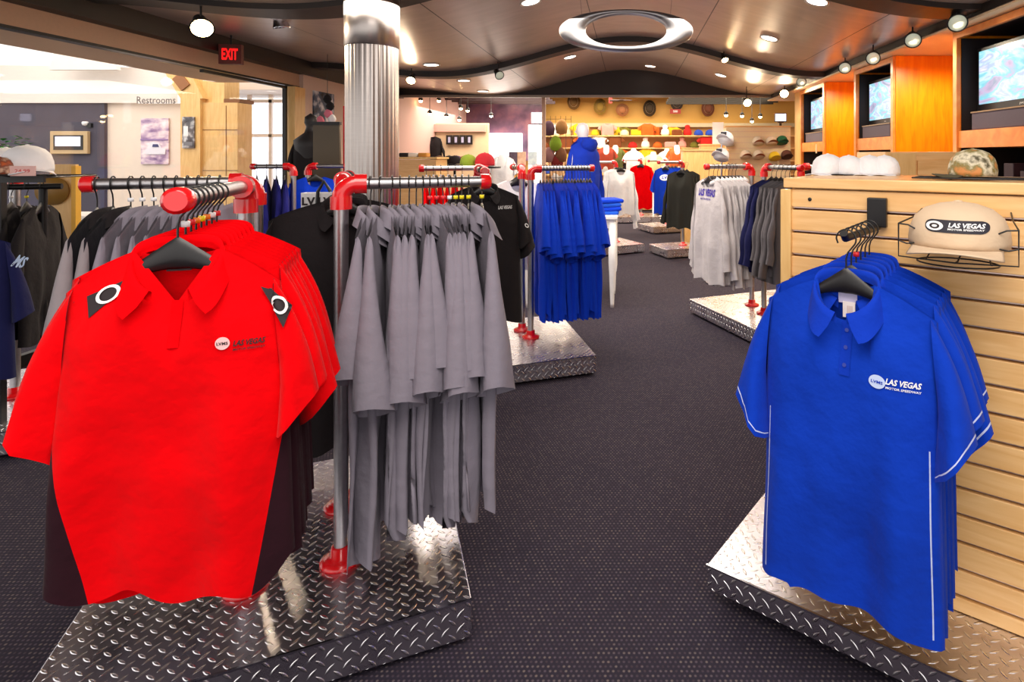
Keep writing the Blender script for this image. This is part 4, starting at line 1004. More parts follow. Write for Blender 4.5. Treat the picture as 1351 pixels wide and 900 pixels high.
# small dark goods in the lower niches of the nearest cabinet
for i in range(5):
    o = bx('goods_box', (2.72, 3.7+.17*i, 1.15+.02+.08*(i % 2)/2+.10), (.12, .1, .12+.05*(i % 3)), mat('dark_goods', (52, 34, 46), .5), bevel=.004)
    tag(o, f'dark box in the lower niche of the nearest cabinet, {ORD[i]} from the right', 'box', 'boxes in the lower niche')
for i in range(5):
    o = [x for x in bpy.data.objects if x.name.startswith('goods_box')][i]; o.location.z = 1.15+o.dimensions.z/2
# maple cabinet behind the slatwall stand
mc = empty('maple_cabinet', ((X(1168, 3.2)+X(1268, 3.2))/2, 3.4, 0), 0, 'low maple cabinet behind the slatwall stand, below the orange panel', 'cabinet')
wm = X(1268, 3.2)-X(1168, 3.2)
bx('case', (0, .0, .722), (wm, .4, 1.444), MAPLE, mc, bevel=.003); bx('door', (-wm/2+.085, -.206, .72), (.16, .012, 1.43), MAPLE_V, mc, bevel=.002); bx('door', (.08, -.206, .70), (wm-.19, .012, 1.39), MAPLE, mc, bevel=.002)

# ================================================================== far left fixture
cD = Vector((-2.807, 2.746, 0)); aD = radians(-27); e1 = Vector((-cos(aD), -sin(aD), 0)); e2 = Vector((-sin(aD)*-1, cos(aD), 0))
aD = radians(23.2)
cx_, cy_ = cD.x-.515*cos(aD)-.515*sin(aD)*1, cD.y-.515*sin(aD)+.515*cos(aD)
gD, wD, dD = make_rack((cx_, cy_), aD, 'far left pipe rack with black t-shirts and caps, cut by the frame', [((.2, .0), (-1, 0)), ((-.09, -.375), (0, -1))], which=(0,), al=.62)
bt = variants(BLK, 2, sw=.2, hw=.22, L=.66, T=.03, fold=.012, outer=(.29, -.32), inner=(.21, -.38), st=.035, NS=24, NT=16, seed=31)
cr = Vector((X(62, 3.0), 3.0, 1.262)); dr = Vector((-.919, -.394, 0))
o = MB(); 
rl = empty('hanging_rail', cr, 0, 'dark rail with size markers above the black t-shirts, far left', 'rail')
q = MB(); q.tube([-dr*.06, dr*.62], .015, 12); q.build('bar', BLACKM, rl)
q = MB(); q.tube([(-.55, -.22, 0), (-.55, -.22, -1.132)], .018, 12); q.build('post', BLACKM, rl)
q = MB(); q.tube([(-.02, .0, 0), (-.02, .0, -1.132)], .018, 12); q.build('post', BLACKM, rl)
hang_row('t_shirt', 'black t-shirt', 'the right end, far left rail', cr, dr, [.02, .08, .14, .20, .26, .32], bt, 't-shirt', 'black t-shirts at far left', jit=3, markers=lambda i: ['yellow', 'yellow', 'white', 'orange', 'orange', 'red'][i], rz_add=pi)
nv = variants(NAVY, 1, sw=.2, hw=.22, L=.62, T=.04, fold=.012, outer=(.27, -.36), inner=(.2, -.40), st=.05, NS=26, NT=18, seed=33)
na = Vector((X(-80, 2.35), 2.35, 1.20)); gn = hang_row('t_shirt', 'navy t-shirt with sleeve print', 'the left edge of the photo', na, Vector((.6, -.8, 0)), [0], nv, 't-shirt', 'navy t-shirt far left', jit=0, extra=lambda i, g: None)
decal('sleeve_print', [txt2d('MS', .232, -.235, .035, .05, -.5, 0, .03)], mat('pale_blue_ink', (180, 200, 230), .5), gn[0], bvh_of(nv[0]), .004, .02)
nr = empty('hook_arm', na, 0, 'short black hook arm holding the navy t-shirt, far left', 'bracket'); q = MB(); q.tube([(-.25, .33, 0), (.03, -.04, 0)], .012, 10); q.build('arm', BLACKM, nr); q = MB(); q.tube([(-.25, .33, 0), (-.25, .33, -1.05)], .016, 10); q.build('post', BLACKM, nr)
# cap shelf on top
ZS = 1.325
sh = empty('cap_shelf', (X(20, 2.75), 2.80, ZS), .12, 'black wire cap shelf above the black t-shirts at far left', 'shelf')
b = MB()
for i in range(9): b.tube([(-.42, -.14+.035*i, 0), (.20, -.14+.035*i, 0)], .003, 6)
for x in (-.42, -.1, .20): b.tube([(x, -.15, -.004), (x, .15, -.004)], .004, 6)
b.build('wires', WIRE, sh); bx('shelf_edge', (-.11, -.155, -.012), (.63, .012, .03), BLACKM, sh)
bx('support', (-.11, .0, -.66), (.03, .03, 1.27), BLACKM, sh)
cap_parts(WHITE, WHITE, 'white cap with curved brim on top of the far left cap shelf', (X(36, 2.72), 2.72, ZS+.02), .95, 0, 'caps on the far left shelf', .98, name='baseball_cap')
cap_parts(WHITE, WHITE, 'grey white cap behind at the left edge of the far left cap shelf', (X(2, 2.80), 2.82, ZS+.02), .8, 0, 'caps on the far left shelf', .9)
cap_parts(mat_blotch('orange_camo', [(200, 90, 30), (120, 60, 40), (230, 190, 160)], 20), BLK, 'orange camouflage cap at the front of the far left cap shelf', (X(0, 2.62), 2.62, ZS-.01+.02), .5, 0, 'caps on the far left shelf', .62)
pt_ = empty('price_card', (X(24, 2.58), 2.60, ZS+.008), .15, 'pink and white price card on the far left cap shelf', 'card')
bx('card', (0, 0, .02), (.10, .004, .045), mat('pink_card', (226, 178, 170), .6), pt_); flat_text('price_text', '24.99', .06, .016, INKR, pt_, ortho((0, -.003, .02)))
# wooden panel with a round disc
wp = empty('wooden_display_panel', (X(85, 3.5), 3.5, 0), .25, 'upright wooden panel with a round brown disc, behind the black t-shirts', 'display stand')
bx('panel', (0, 0, .685), (.13, .03, 1.37), MAPLE_V, wp, bevel=.003); bx('edge_post', (.065, -.01, .68), (.022, .05, 1.36), mat('yellow_edge', (232, 176, 60), .5), wp)
b = MB(); b.lathe([(0, -.01), (.085, -.01), (.085, .0), (0, .0)], 30, (-.045, -.022, 1.21), axis='Y'); b.build('disc', mat('bronze_disc', (142, 104, 36), .5), wp)
o = bx('white_counter', (X(118, 5.2), 5.2, .45), (.7, .4, .9), WPAINT, bevel=.004); tag(o, 'white counter end low behind the near left rack', 'counter')

# ================================================================== left middle: blue hoodies rack, boards, bag
gE, wE, dE = make_rack((X(372, 5.0)+.1, 5.05), radians(5), 'distant pipe rack with indigo and royal hoodies by the storefront', [((.02, -.1), (-1, 0)), ((.05, .1), (1, 0))], size=.9, which=(0, 1), al=.34)
pr = Vector((X(338, 4.9), 4.9, ZRL)); 
ih = variants(INDIGO, 2, sw=.2, hw=.21, L=.66, T=.035, fold=.014, sleeve='long', outer=(.30, -.64), inner=(.24, -.66), st=.04, NS=22, NT=14, seed=41)
bh = variants(BLUE2, 1, sw=.2, hw=.21, L=.62, T=.05, fold=.014, sleeve='long', outer=(.31, -.60), inner=(.25, -.62), st=.04, NS=22, NT=14, seed=42)
hang_row('hooded_sweatshirt', 'indigo hoodie', 'the left end, storefront rack', wE(0, .3), -dE(0), [.0, .08, .16, .23], ih, 'hoodie', 'indigo hoodies on the storefront rack', jit=8, rz_add=.5)
hang_row('hooded_sweatshirt', 'royal blue hoodie', 'the right end, storefront rack', wE(1, .06), dE(1), [.0], bh, 'hoodie', 'royal hoodies on the storefront rack', jit=1, rz_add=-1.1)
bd_ = empty('display_board', (X(432, 5.6), 5.6, 0), radians(6), 'tall dark olive board tapering downward left of the column', 'board')
zt_, zb_ = Z(163, 5.6), Z(255, 5.6)
b = MB(); b.prism([(-.12, zt_), (.12, zt_), (.145, zb_-.3), (-.125, zb_-.3)], .03, M=UPXZ); b.build('board', mat('dark_olive_board', (64, 50, 26), .35, noise=.2, nscale=4), bd_)
b = MB(); b.box((0, -.02, zt_), (.26, .05, .03)); b.build('top_bar', BLACKM, bd_)
b = MB(); b.tube([(0, .03, 0), (0, .03, zt_)], .015, 8); b.build('stand', BLACKM, bd_)
# black mannequin torso with dark shirt beside the board (clothes form)
mf = empty('dress_form', (X(410, 5.9), 5.9, 0), .3, 'black dressed form standing left of the dark olive board', 'mannequin')
b = MB(); b.lathe([(.02, 0), (.14, .02), (.02, .05), (.02, .9), (.12, .95), (.13, 1.15), (.10, 1.3), (.15, 1.5), (.16, 1.58), (.06, 1.66), (.04, 1.72), (.06, 1.76), (.055, 1.82), (0, 1.86)], 20, sy=.7); b.build('form_body', mat('black_form', (26, 20, 22), .5), mf)
b, _ = garment(seed=5, sw=.16, hw=.17, L=.75, T=.09, fold=.01, NS=20, NT=12, outer=(.22, -.34), inner=(.15, -.38)); o = b.build('shirt', BLK, mf, merge=True); o.location = (0, 0, 1.72)
hp_ = bx('hall_poster', (XL+.06, 7.62, Z(142, 7.62)), (.02, .50, .40), mat_blotch('dark_poster', [(20,20,26), (70,90,120), (230,230,236)], 8)); tag(hp_, 'dark framed poster above the black dressed form', 'poster')
fl = empty('hanging_ornament', (X(432, 6.4), 6.4, Z(150, 6.4)), 0, 'black and pink bunting shape hanging above the olive board', 'decoration')
for i, (dx, dz, mm) in enumerate([(0, .16, BLK), (.03, .08, BLK), (.01, 0, mat('pink_cloth', (206, 110, 130), .7)), (.05, -.06, WHITE), (-.08, -.08, MATS['pink_cloth'] if 'pink_cloth' in MATS else BLK)]):
    b = MB(); b.lathe([(0, -.06), (.035, -.03), (.05, .0), (.03, .04), (0, .06)], 7, (dx, 0, dz), sy=.6); b.build('tassel', mm, fl)
b = MB(); b.tube([(.0, 0, .2), (0, 0, .75)], .003, 6); b.build('string', WIRE, fl)
bg = empty('printed_bag', (X(418, 3.9), 3.95, .98), .1, 'white bag with black lettering and black strap behind the black polo', 'bag')
b = MB(); b.grid(lambda u, v: (( u-.5)*.22, -.04-.02*sin(pi*u), v*.19), 10, 6); b.grid(lambda u, v: ((u-.5)*.22, .04+.02*sin(pi*u), v*.19), 10, 6)
b.box((-.11, 0, .095), (.004, .08, .19)); b.box((.11, 0, .095), (.004, .08, .19)); b.box((0, 0, 0), (.22, .1, .004)); b.build('bag_body', WHITE, bg)
flat_text('bag_lettering', 'LV LV', .19, .055, INKB, bg, ortho((0, -.064, .135)), offset=.04); flat_text('bag_lettering', 'LV LV', .19, .055, INKB, bg, ortho((0, -.064, .055)), offset=.04)
b = MB(); b.tube([(-.0, -.065, .06), (.01, -.07, .2), (.05, -.07, .27), (.09, -.065, .2)], .012, 8); b.build('strap', BLACK, bg)
bst = empty('bag_stand', (X(418, 3.9), 3.97, 0), 0, 'slim stand under the printed white bag', 'stand'); b = MB(); b.lathe([(.14, 0), (.14, .015), (.015, .03), (.015, .96), (.12, .965), (.12, .978)], 18); b.build('pedestal', BLACKM, bst)
o = bx('red_post', (X(455, 6.2), 6.2, .98), (.03, .02, 1.96), INKR); tag(o, 'narrow red post just left of the steel column', 'post')

# ================================================================== mannequin in blue hoodie
YM = 6.6
mn = empty('mannequin', (X(770, YM), YM, 0), radians(228), 'white mannequin in a royal blue hoodie, face turned left, behind the middle rack', 'mannequin')
zo = .08
def skin(name, verts, edges, radii, m, parent, root=0, sub=2):
    me = bpy.data.meshes.new(name); me.from_pydata(verts, edges, []); me.materials.append(m)
    o = place(name, me, parent);
    md = o.modifiers.new('skin', 'SKIN'); 
    for i, r in enumerate(radii): me.skin_vertices[0].data[i].radius = (r if isinstance(r, tuple) else (r, r))
    me.skin_vertices[0].data[root].use_root = True; md.use_smooth_shade = True
    s = o.modifiers.new('sub', 'SUBSURF'); s.levels = sub; s.render_levels = sub
    return o
V = [(0,0,.98), (0,0,1.12), (0,-.01,1.28), (0,0,1.42), (0,.0,1.50), (0,-.01,1.57), (0,-.02,1.66), (0,-.02,1.75),
     (.15,0,1.42), (.20,.0,1.30), (.215,.0,1.20), (.22,.0,1.12), (-.15,0,1.42), (-.20,.0,1.30), (-.215,.0,1.20), (-.22,.0,1.12),
     (.09,0,.90), (.10,-.01,.50), (.11,.02,.10), (.12,-.10,.05), (-.09,0,.90), (-.10,-.01,.50), (-.11,.02,.10), (-.12,-.10,.05)]
E = [(0,1),(1,2),(2,3),(3,4),(4,5),(5,6),(6,7),(3,8),(8,9),(9,10),(10,11),(3,12),(12,13),(13,14),(14,15),(0,16),(16,17),(17,18),(18,19),(0,20),(20,21),(21,22),(22,23)]
R_ = [(.15,.11), (.13,.10), (.15,.11), (.13,.09), (.05,.05), (.055,.06), (.082,.095), (.055,.065), .05, .032, .024, .02, .05, .032, .024, .02, .085, .055, .042, .03, .085, .055, .042, .03]
V = [(x, y, z+.06) for x, y, z in V]
MANW = mat('mannequin_white', (238, 232, 236), .35)
skin('mannequin_body', V, E, R_, MANW, mn)
b = MB(); b.tube([(0, -.10, 1.735), (0, -.135, 1.70), (0, -.115, 1.685)], [.008, .013, .008], 8); b.build('nose', MANW, mn)
b = MB(); b.lathe([(.2, 0), (.2, .03), (.0, .035)], 24); b.build('base_disc', CHROME, mn)
b, _ = garment(seed=51, sw=.20, hw=.21, L=.70, T=.14, fold=.006, ndip=.06, sleeve='long', outer=(.305, -.66), inner=(.215, -.68), st=.065, NS=40, NT=24, drop=.07, arm=.2, zn=0)
o = b.build('hooded_top', BLUE3, mn, merge=True); o.location = (0, 0, 1.60)
b = MB()
b.lathe([(.05, .06), (.09, .045), (.115, 0), (.10, -.05), (.05, -.09), (0, -.10)], 24, (0, .10, 1.56), sy=.62); b.lathe([(.075, .06), (.095, .03), (.10, 0), (.085, -.03)], 24, (0, .02, 1.575), sy=.9, cap=False)
b.build('hood', BLUE3, mn)
# white table with folded blue shirts
TX0, TX1, TY0, TY1 = -1.0, X(815, 5.5), 5.35, 6.0
tb = empty('white_table', ((TX0+TX1)/2, (TY0+TY1)/2, 0), 0, 'white display table with turned legs behind the blue shirts', 'table'); tw, td = TX1-TX0, TY1-TY0; ZT2 = .86
bx('table_top', (0, 0, ZT2-.015), (tw, td, .03), PUREW, tb, bevel=.004); bx('apron', (0, 0, ZT2-.07), (tw-.06, td-.06, .09), PUREW, tb)
for sx in (-1, 1):
    for sy in (-1, 1):
        b = MB(); b.lathe([(.035, ZT2-.06), (.035, .42), (.028, .3), (.018, .04), (.016, 0)], 14, (sx*(tw/2-.05), sy*(td/2-.05), 0)); b.build('leg', PUREW, tb)
bx('end_panel', (tw/2-.02, -.05, .58), (.02, td-.3, .50), PUREW, tb)
fm = None
for i in range(4):
    b = MB(); b.box((0, 0, .018), (.26, .3, .036)); o = b.build('folded_shirt', BLUE2 if i % 2 else fabric('mid_blue_cloth', (30, 84, 200)), None, bevel=.014)
    o.location = (X(803, 5.55)-.03+.012*(i % 2), 5.62, ZT2+.037*i); o.rotation_euler = (0, 0, .1*i); tag(o, f'folded blue shirt in a stack on the white table, {ORD[i]} from the bottom', 'folded shirt', 'folded blue shirts on the white table')

# ================================================================== far racks
def far_rack(px, Y, ang, label, al=.4, arms=None, which=(0,), size=.9):
    return make_rack((X(px, Y), Y), ang, label, arms or [((.1, .0), (-1, 0)), ((-.1, 0), (1, 0))], size=size, al=al, which=which)
g1, w1, d1_ = far_rack(805, 8.6, radians(30), 'distant pipe rack with white hoodies behind the mannequin', size=.75)
wh = variants(WHITE, 2, sw=.2, hw=.22, L=.64, T=.05, fold=.012, sleeve='long', outer=(.30, -.80), inner=(.23, -.82), st=.04, NS=20, NT=12, seed=61)
hang_row('hooded_sweatshirt', 'white hoodie', 'the front, distant rack by mannequin', w1(0, .05)+Vector((.12, -.3, 0)), Vector((-.3, .9, 0)), [0, .1, .2], wh, 'hoodie', 'white hoodies on the distant rack', jit=2, rz_add=pi)
g2, w2, d2_ = far_rack(840, 12.6, radians(5), 'farthest pipe rack with red shirts at the end of the aisle', size=.9)
rs = variants(RED, 2, sw=.19, hw=.2, L=.78, T=.04, fold=.012, NS=20, NT=12, seed=63, outer=(.27, -.34), inner=(.19, -.42))
hang_row('polo_shirt', 'red shirt', 'the front, farthest rack', Vector((X(845, 10.6), 10.6, ZRL+.02)), Vector((.15, 1, 0)), [0, .1, .2], rs, 'polo shirt', 'red shirts at the end of the aisle', jit=2, rz_add=pi)
g3, w3, d3_ = far_rack(874, 10.9, radians(23), 'distant pipe rack with blue printed t-shirts right of the aisle', size=.7)
bs = variants(BLUE, 2, sw=.2, hw=.22, L=.74, T=.04, fold=.012, NS=20, NT=12, seed=65)
gs = hang_row('t_shirt', 'blue t-shirt', 'the aisle end, distant right rack', Vector((X(878, 9.4), 9.4, ZRL+.0)), Vector((.55, .9, 0)), [0, .12, .24, .36], bs, 't-shirt', 'blue printed t-shirts', jit=2, rz_add=pi, extra=lambda i, g: None)
decal('shirt_print', [ell(.0, -.26, .085, .05), ], PUREW, gs[0], bvh_of(bs[0]), .004, .03); decal('shirt_print', [txt2d('LV', 0, -.26, .09, .05, 0, 0, .04)], BLUE, gs[0], bvh_of(bs[0]), .007, .03)
g4, w4, d4_ = far_rack(893, 8.3, radians(23), 'distant pipe rack with dark jackets left of the maple stand', size=.6)
dj = variants(mat('dark_green_cloth', (40, 40, 34), .85), 1, sw=.2, hw=.22, L=.78, T=.06, fold=.012, sleeve='long', outer=(.30, -.72), inner=(.24, -.74), NS=20, NT=12, seed=67)
hang_row('jacket', 'dark jacket', 'the front, rack before maple stand', Vector((X(898, 7.9), 7.9, ZRL-.02)), Vector((.5, .85, 0)), [0, .1, .2], dj, 'jacket', 'dark jackets right of the aisle', jit=2, rz_add=pi)
# low stool-like shelf at the table end
# ------------------------------------------------------------------ maple stands with goods at the back right
def stand(px0, px1, pyt, Y, D, label, m=MAPLE_V, slats=False):
    x0, x1 = X(px0, Y), X(px1, Y); h = Z(pyt, Y); g = empty('maple_stand', ((x0+x1)/2, Y+D/2, 0), 0, label, 'display stand')
    bx('body', (0, 0, h/2-.01), (x1-x0, D, h-.02), m, g); bx('top_board', (0, 0, h-.012), (x1-x0+.03, D+.03, .024), MAPLE, g)
    if slats:
        b = MB()
        for i in range(12): b.box((0, -D/2-.004, h-.1-.1*i), (x1-x0-.04, .006, .006))
        b.build('slots', mat('slot_aluminium', (214, 190, 180), .3, .7), g)
    return g, h
stand(901, 960, 197, 9.3, .4, 'plain maple display stand behind the grey hoodies')
_, hS = stand(925, 957, 190, 9.85, .3, 'taller narrow maple stand behind the plain one')
_, hT = stand(958, 1043, 166, 10.3, .35, 'cream slatwall panel with rows of caps at the back right', mat('cream_panel', (232, 214, 178), .5), True)
o = bx('white_poster_stand', (X(949, 9.85), 10.0, Z(190, 9.85)+.19), (.19, .02, .38), PUREW); tag(o, 'white blank poster card standing on the narrow maple stand', 'poster')
# caps on the cream slatwall
sp = [(1000, 187, 0), (1018, 187, 0), (984, 205, 0), (1001, 205, 0), (1022, 207, 1), (1032, 186, 2), (1038, 205, 3), (962, 188, 4)]
cc = [(232, 214, 190), (236, 200, 40), (20, 90, 60), (90, 50, 40), (230, 226, 220)]
for i, (px, py, k) in enumerate(sp):
    cm = mat(f'cap_tone_{k}', cc[k], .8)
    cap_parts(cm, mat('cap_brown', (160, 84, 40), .8) if k == 0 else cm, f'{["white and brown","yellow","dark green","brown","white"][k]} cap on the cream slatwall, {["upper left","upper middle","lower left","lower middle","lower right","upper right end","lower right end","far left end"][i]}', (X(px, 10.16), 10.16, Z(py+3, 10.16)), 0, -.35, 'caps on the cream slatwall', 1.05)
for i, (px, py) in enumerate([(957, 183), (951, 205)]):
    c = cap_parts(WHITE, WHITE, f'white cap with a navy patch above the grey hoodies, {["upper","lower"][i]} one', (X(px, 6.3), 6.3, Z(py+4, 6.3)), -.5, -.5, 'white caps above the hoodies', .9)
    o = bx('patch', (0.0, -.102, .055), (.07, .012, .04), mat('patch_navy', (34, 32, 44), .7), c); o.rotation_euler = (.15, 0, 0)
chs = empty('cap_tree', (X(954, 6.35), 6.45, 0), 0, 'slim chrome cap tree behind the grey hoodies', 'stand'); b = MB(); b.tube([(0, 0, 0), (0, 0, 1.62)], .012, 10); b.build('pole', CHROME, chs); b = MB(); b.lathe([(.18, 0), (.18, .02), (.02, .03)], 20); b.build('base', CHROME, chs)
for zz in (1.40, 1.60):
    b = MB(); b.tube([(0, 0, zz), (0, -.15, zz+.01)], .006, 8); b.build('prong', CHROME, chs)
# small monitor at the back right
mo = empty('counter_monitor', (X(1031, 10.4), 10.45, hT+.06), 0, 'small bright monitor above the cream cap slatwall', 'monitor'); bx('case', (0, .03, .1), (.21, .05, .16), BLACK, mo); bx('screen', (0, 0, .1), (.19, .01, .13), mat('bright_monitor', (230, 230, 250), .3, emit=(225, 225, 255), est=1.3), mo); bx('foot', (0, .03, .01), (.1, .1, .02), BLACK, mo)
bx('neck', (0, .03, -.02), (.04, .04, .1), BLACK, mo)

# ------------------------------------------------------------------ back wall hats and goods
names = ['brown', 'olive', 'tan', 'black', 'black and white', 'red-brown']
hc = [(110, 80, 40), (150, 120, 50), (170, 110, 70), (60, 46, 30), (60, 56, 54), (110, 60, 40)]
for i, (px, py, k, w) in enumerate([(757, 134, 0, 'first from the left'), (792, 141, 1, 'second from the left'), (821, 145, 2, 'third from the left'), (857, 143, 3, 'fourth from the left'), (893, 135, 4, 'fifth from the left'), (934, 143, 5, 'last on the right')]):
    p = P(px, py, 14.95); g = empty('wall_hat', p, 0, f'{names[k]} hat on the ochre back wall, {w}', 'hat', 'hats on the ochre back wall')
    hm = mat('hat_tone_'+str(k), hc[k], .8)
    b = MB(); b.lathe([(.17, .0), (.165, -.015), (.11, -.025), (.10, -.10), (.06, -.14), (0, -.15)], 22, axis='Y', sy=1.25 if k != 2 else 1); b.build('crown', hm, g)
    b = MB(); b.lathe([(.108, -.028), (.112, -.05), (.108, -.06)], 22, axis='Y', sy=1.25 if k != 2 else 1, cap=False); b.build('hat_band', mat('band_pale', (220, 200, 180), .7), g)
p = P(891, 147, 14.9); g = empty('wall_plaque', p, 0, 'small red and white plaque below the fifth back wall hat', 'plaque'); bx('board', (0, 0, 0), (.28, .02, .12), mat('plaque_red', (170, 50, 40), .5), g); flat_text('plaque_text', '500', .12, .06, PUREW, g, ortho((0, -.012, 0)), offset=.03)
p = P(818, 133, 14.0); g = empty('model_plane', p, .3, 'small red and dark model aircraft hung before the ochre wall', 'model'); b = MB(); b.tube([(-.26, 0, 0), (.3, 0, .02)], [.03, .01], 8); b.build('fuselage', mat('plane_dark', (70, 50, 46), .5), g); bx('wing', (.0, 0, .01), (.1, .5, .012), mat('plane_dark', (70,50,46), .5), g); bx('tail', (-.24, 0, .0), (.08, .03, .14), mat('plaque_red', (170, 50, 40), .5), g)
b = MB(); b.tube([(0, 0, 0), (0, 0, 3.05-p.z)], .002, 5); b.build('string', WIRE, g)
# post between the mirror hall and ochre wall
struct(bx('trim_19', (X(717, 10.1), 10.15, 1.23), (.06, .06, 2.46), mat('pinkish_post', (196, 160, 140), .5)))
# shelving on the back wall
YB = 14.85
sv = empty('back_shelving', (1.3, YB, 0), 0, 'long maple shelving full of souvenirs on the back wall', 'shelving')
for i, z in enumerate([.95, 1.30, 1.62, 1.93]):
    bx('shelf', (0, -.12, z), (7.2, .38, .03), MAPLE, sv)
bx('back_panel', (0, .12, 1.1), (7.2, .03, 2.15), mat('warm_back_panel', (206, 160, 100), .6), sv)
bx('upright', (-3.6, -.1, 1.05), (.04, .4, 2.1), MAPLE, sv); bx('upright', (3.6, -.1, 1.05), (.04, .4, 2.1), MAPLE, sv)
pal = [('red', (196, 40, 36)), ('white', (236, 230, 226)), ('yellow', (226, 180, 40)), ('brown', (120, 66, 36)), ('black', (36, 30, 32)), ('cream', (232, 214, 170)), ('pink', (214, 150, 140)), ('olive', (110, 104, 40)), ('orange', (206, 96, 36)), ('blue', (44, 74, 170))]
gt, _ = garment(seed=71, sw=.17, hw=.16, L=.30, T=.03, fold=.006, ndip=.03, NS=12, NT=6, outer=(.26, -.13), inner=(.20, -.18), arm=.12, zn=0)
gtm = {}
rows = [(1.93, 'top shelf', 1.2), (1.62, 'second shelf', 1.05), (1.30, 'third shelf', 1.1), (.95, 'lowest shelf', 1.2)]
for ri, (z, rn, sc) in enumerate(rows):
    x = -2.15; k = 0
    while x < 2.5:
        cn, cc_ = pal[rnd.randrange(len(pal))]; kind = rnd.choice(['tee', 'tee', 'stack', 'bag', 'cap', 'cap']); wdt = rnd.uniform(.26, .34)
        cm = fabric('goods_'+cn, cc_)
        lab = f'{cn} {{}}, {ORD[k] if k < 18 else "last"} from the left, back wall {rn}'
        if kind == 'tee' and ri < 3:
            if cn not in gtm: gtm[cn] = gt.mesh('t_shirt', cm, merge=True)
            o = place('t_shirt', gtm[cn], None, (x, YB-.26, z+.318*1.0)); tag(o, lab.format('display t-shirt'), 't-shirt', f'souvenirs on the {rn}'); x += .12
        elif kind == 'stack':
            b = MB(); b.box((0, 0, .075), (wdt*.95, .24, .15)); o = b.build('folded_bundle', cm, None, bevel=.03); o.location = (x, YB-.14, z+.016); tag(o, lab.format('folded bundle'), 'folded goods', f'souvenirs on the {rn}')
        elif kind == 'cap' and ri < 3:
            b = MB(); b.lathe([(.115, 0), (.12, .04), (.105, .10), (.06, .14), (0, .155)], 16); b.box((0, -.15, .01), (.17, .10, .012)); o = b.build('baseball_cap', cm); o.location = (x, YB-.13, z+.016); tag(o, lab.format('cap'), 'cap', f'souvenirs on the {rn}')
        else:
            b = MB(); b.lathe([(.09, 0), (.115, .05), (.095, .14), (.055, .18), (.075, .225), (.05, .26), (0, .275)], 12, sy=.7); o = b.build('plush_toy', cm); o.location = (x, YB-.16, z+.016); tag(o, lab.format('plush toy'), 'toy', f'souvenirs on the {rn}')
        x += wdt; k += 1
for i, (px, cn) in enumerate([(800, 'olive'), (812, 'yellow'), (822, 'olive'), (852, 'yellow'), (864, 'orange'), (876, 'brown'), (888, 'yellow'), (730, 'pink'), (742, 'tan_')]):
    cm = fabric('goods_'+cn, dict(pal).get(cn, (190, 150, 100)))
    o = place('t_shirt', garment(seed=120+i, sw=.19, hw=.17, L=.22, T=.04, fold=.01, ndip=.03, NS=12, NT=6, outer=(.26, -.13), inner=(.20, -.17), arm=.12, zn=0)[0].mesh('t_shirt', cm, merge=True), None, (X(px, 14.7), 14.76, 2.17))
    tag(o, f'{cn.strip("_")} t-shirt hung just under the back wall ledge, {["first", "second", "third", "fourth", "fifth", "sixth", "seventh", "far left", "left of mannequin"][i]} one', 't-shirt', 'shirts under the back wall ledge')
# racks of goods standing in front of the back shelving
for i, (px, Y, cn, cl_) in enumerate([(800, 13.2, 'red-brown', (150, 60, 44)), (836, 13.2, 'white', (236, 232, 236)), (862, 13.0, 'cream', (232, 214, 160)), (812, 13.6, 'olive', (96, 100, 50)), (880, 13.5, 'white', (230, 226, 230)), (735, 13.4, 'tan', (200, 160, 120)), (893, 13.3, 'orange', (200, 100, 50))]):
    g = empty('torso_form', (X(px, Y), Y, 0), 0, f'{cn} t-shirt on a bust form before the back shelving, {ORD[i]} placed', 'mannequin', 'bust forms before the back shelving')
    g['label'] = f'bust form in a {cn} t-shirt before the back shelving, ' + ['left of the white one', 'above the red shirts', 'right of the red shirts', 'below the ochre ledge', 'nearest the ring display', 'left of the mannequin', 'far right one'][i]
    zt = 1.62-.08*(i % 3); b = MB(); b.lathe([(.2, 0), (.2, .02), (.02, .04), (.02, zt-.6), (.14, zt-.55), (.12, zt-.35), (.16, zt-.12), (.07, zt-.02), (.05, zt+.05), (0, zt+.06)], 18, sy=.65); b.build('bust', PUREW, g)
    b, _ = garment(seed=91+i, sw=.18, hw=.17, L=.5, T=.11, fold=.006, NS=20, NT=10, zn=0, outer=(.27, -.22), inner=(.19, -.28)); o = b.build('shirt', fabric('bust_'+cn, cl_), g, merge=True); o.location = (0, 0, zt)
# mirrored left half of the back room: bright window, doorway, jackets, counter, bags
struct(bx('window_3', (X(655, 14.4), 14.5, Z(197, 14.4)), (X(690, 14.4)-X(624, 14.4), .04, .80), mat('bright_window', (255, 252, 248), .3, emit=(255, 250, 246), est=3.2)))
struct(bx('trim_20', (X(664, 14.6), 14.7, 2.15), (X(716, 14.6)-X(612, 14.6), .05, 1.7), mat_blotch('plum_mirror_wall', [(60, 36, 60), (96, 62, 86), (130, 84, 96)], 2.5, rough=.4)))
struct(bx('door_1', (X(705, 14.3), 14.4, 1.1), (.33, .04, 2.2), mat('daylit_doorway', (250, 246, 240), .4, emit=(250, 246, 242), est=1.2)))
o = bx('lit_poster', (X(705, 14.2), 14.655, Z(155, 14.5)), (.30, .03, .28), mat_blotch('lit_poster', [(230,230,236), (250,250,250), (120,124,132)], 6, emit=.5)); tag(o, 'small bright poster above the daylit doorway', 'poster')
struct(bx('wall_back_shop', (X(585, 12.2), 12.4, 1.1), (X(622, 12.2)-X(527, 12.2)+.3, .08, 2.05), mat('tan_shop_wall', (232, 206, 168), .6)))
struct(bx('trim_21', (X(580, 12.2), 12.3, 2.02), (1.9, .1, .16), mat('rose_band', (206, 160, 146), .6)))
jb = variants(BLK, 1, sw=.2, hw=.22, L=.5, T=.05, NS=18, NT=8, sleeve='long', outer=(.3, -.5), inner=(.25, -.5), seed=81)
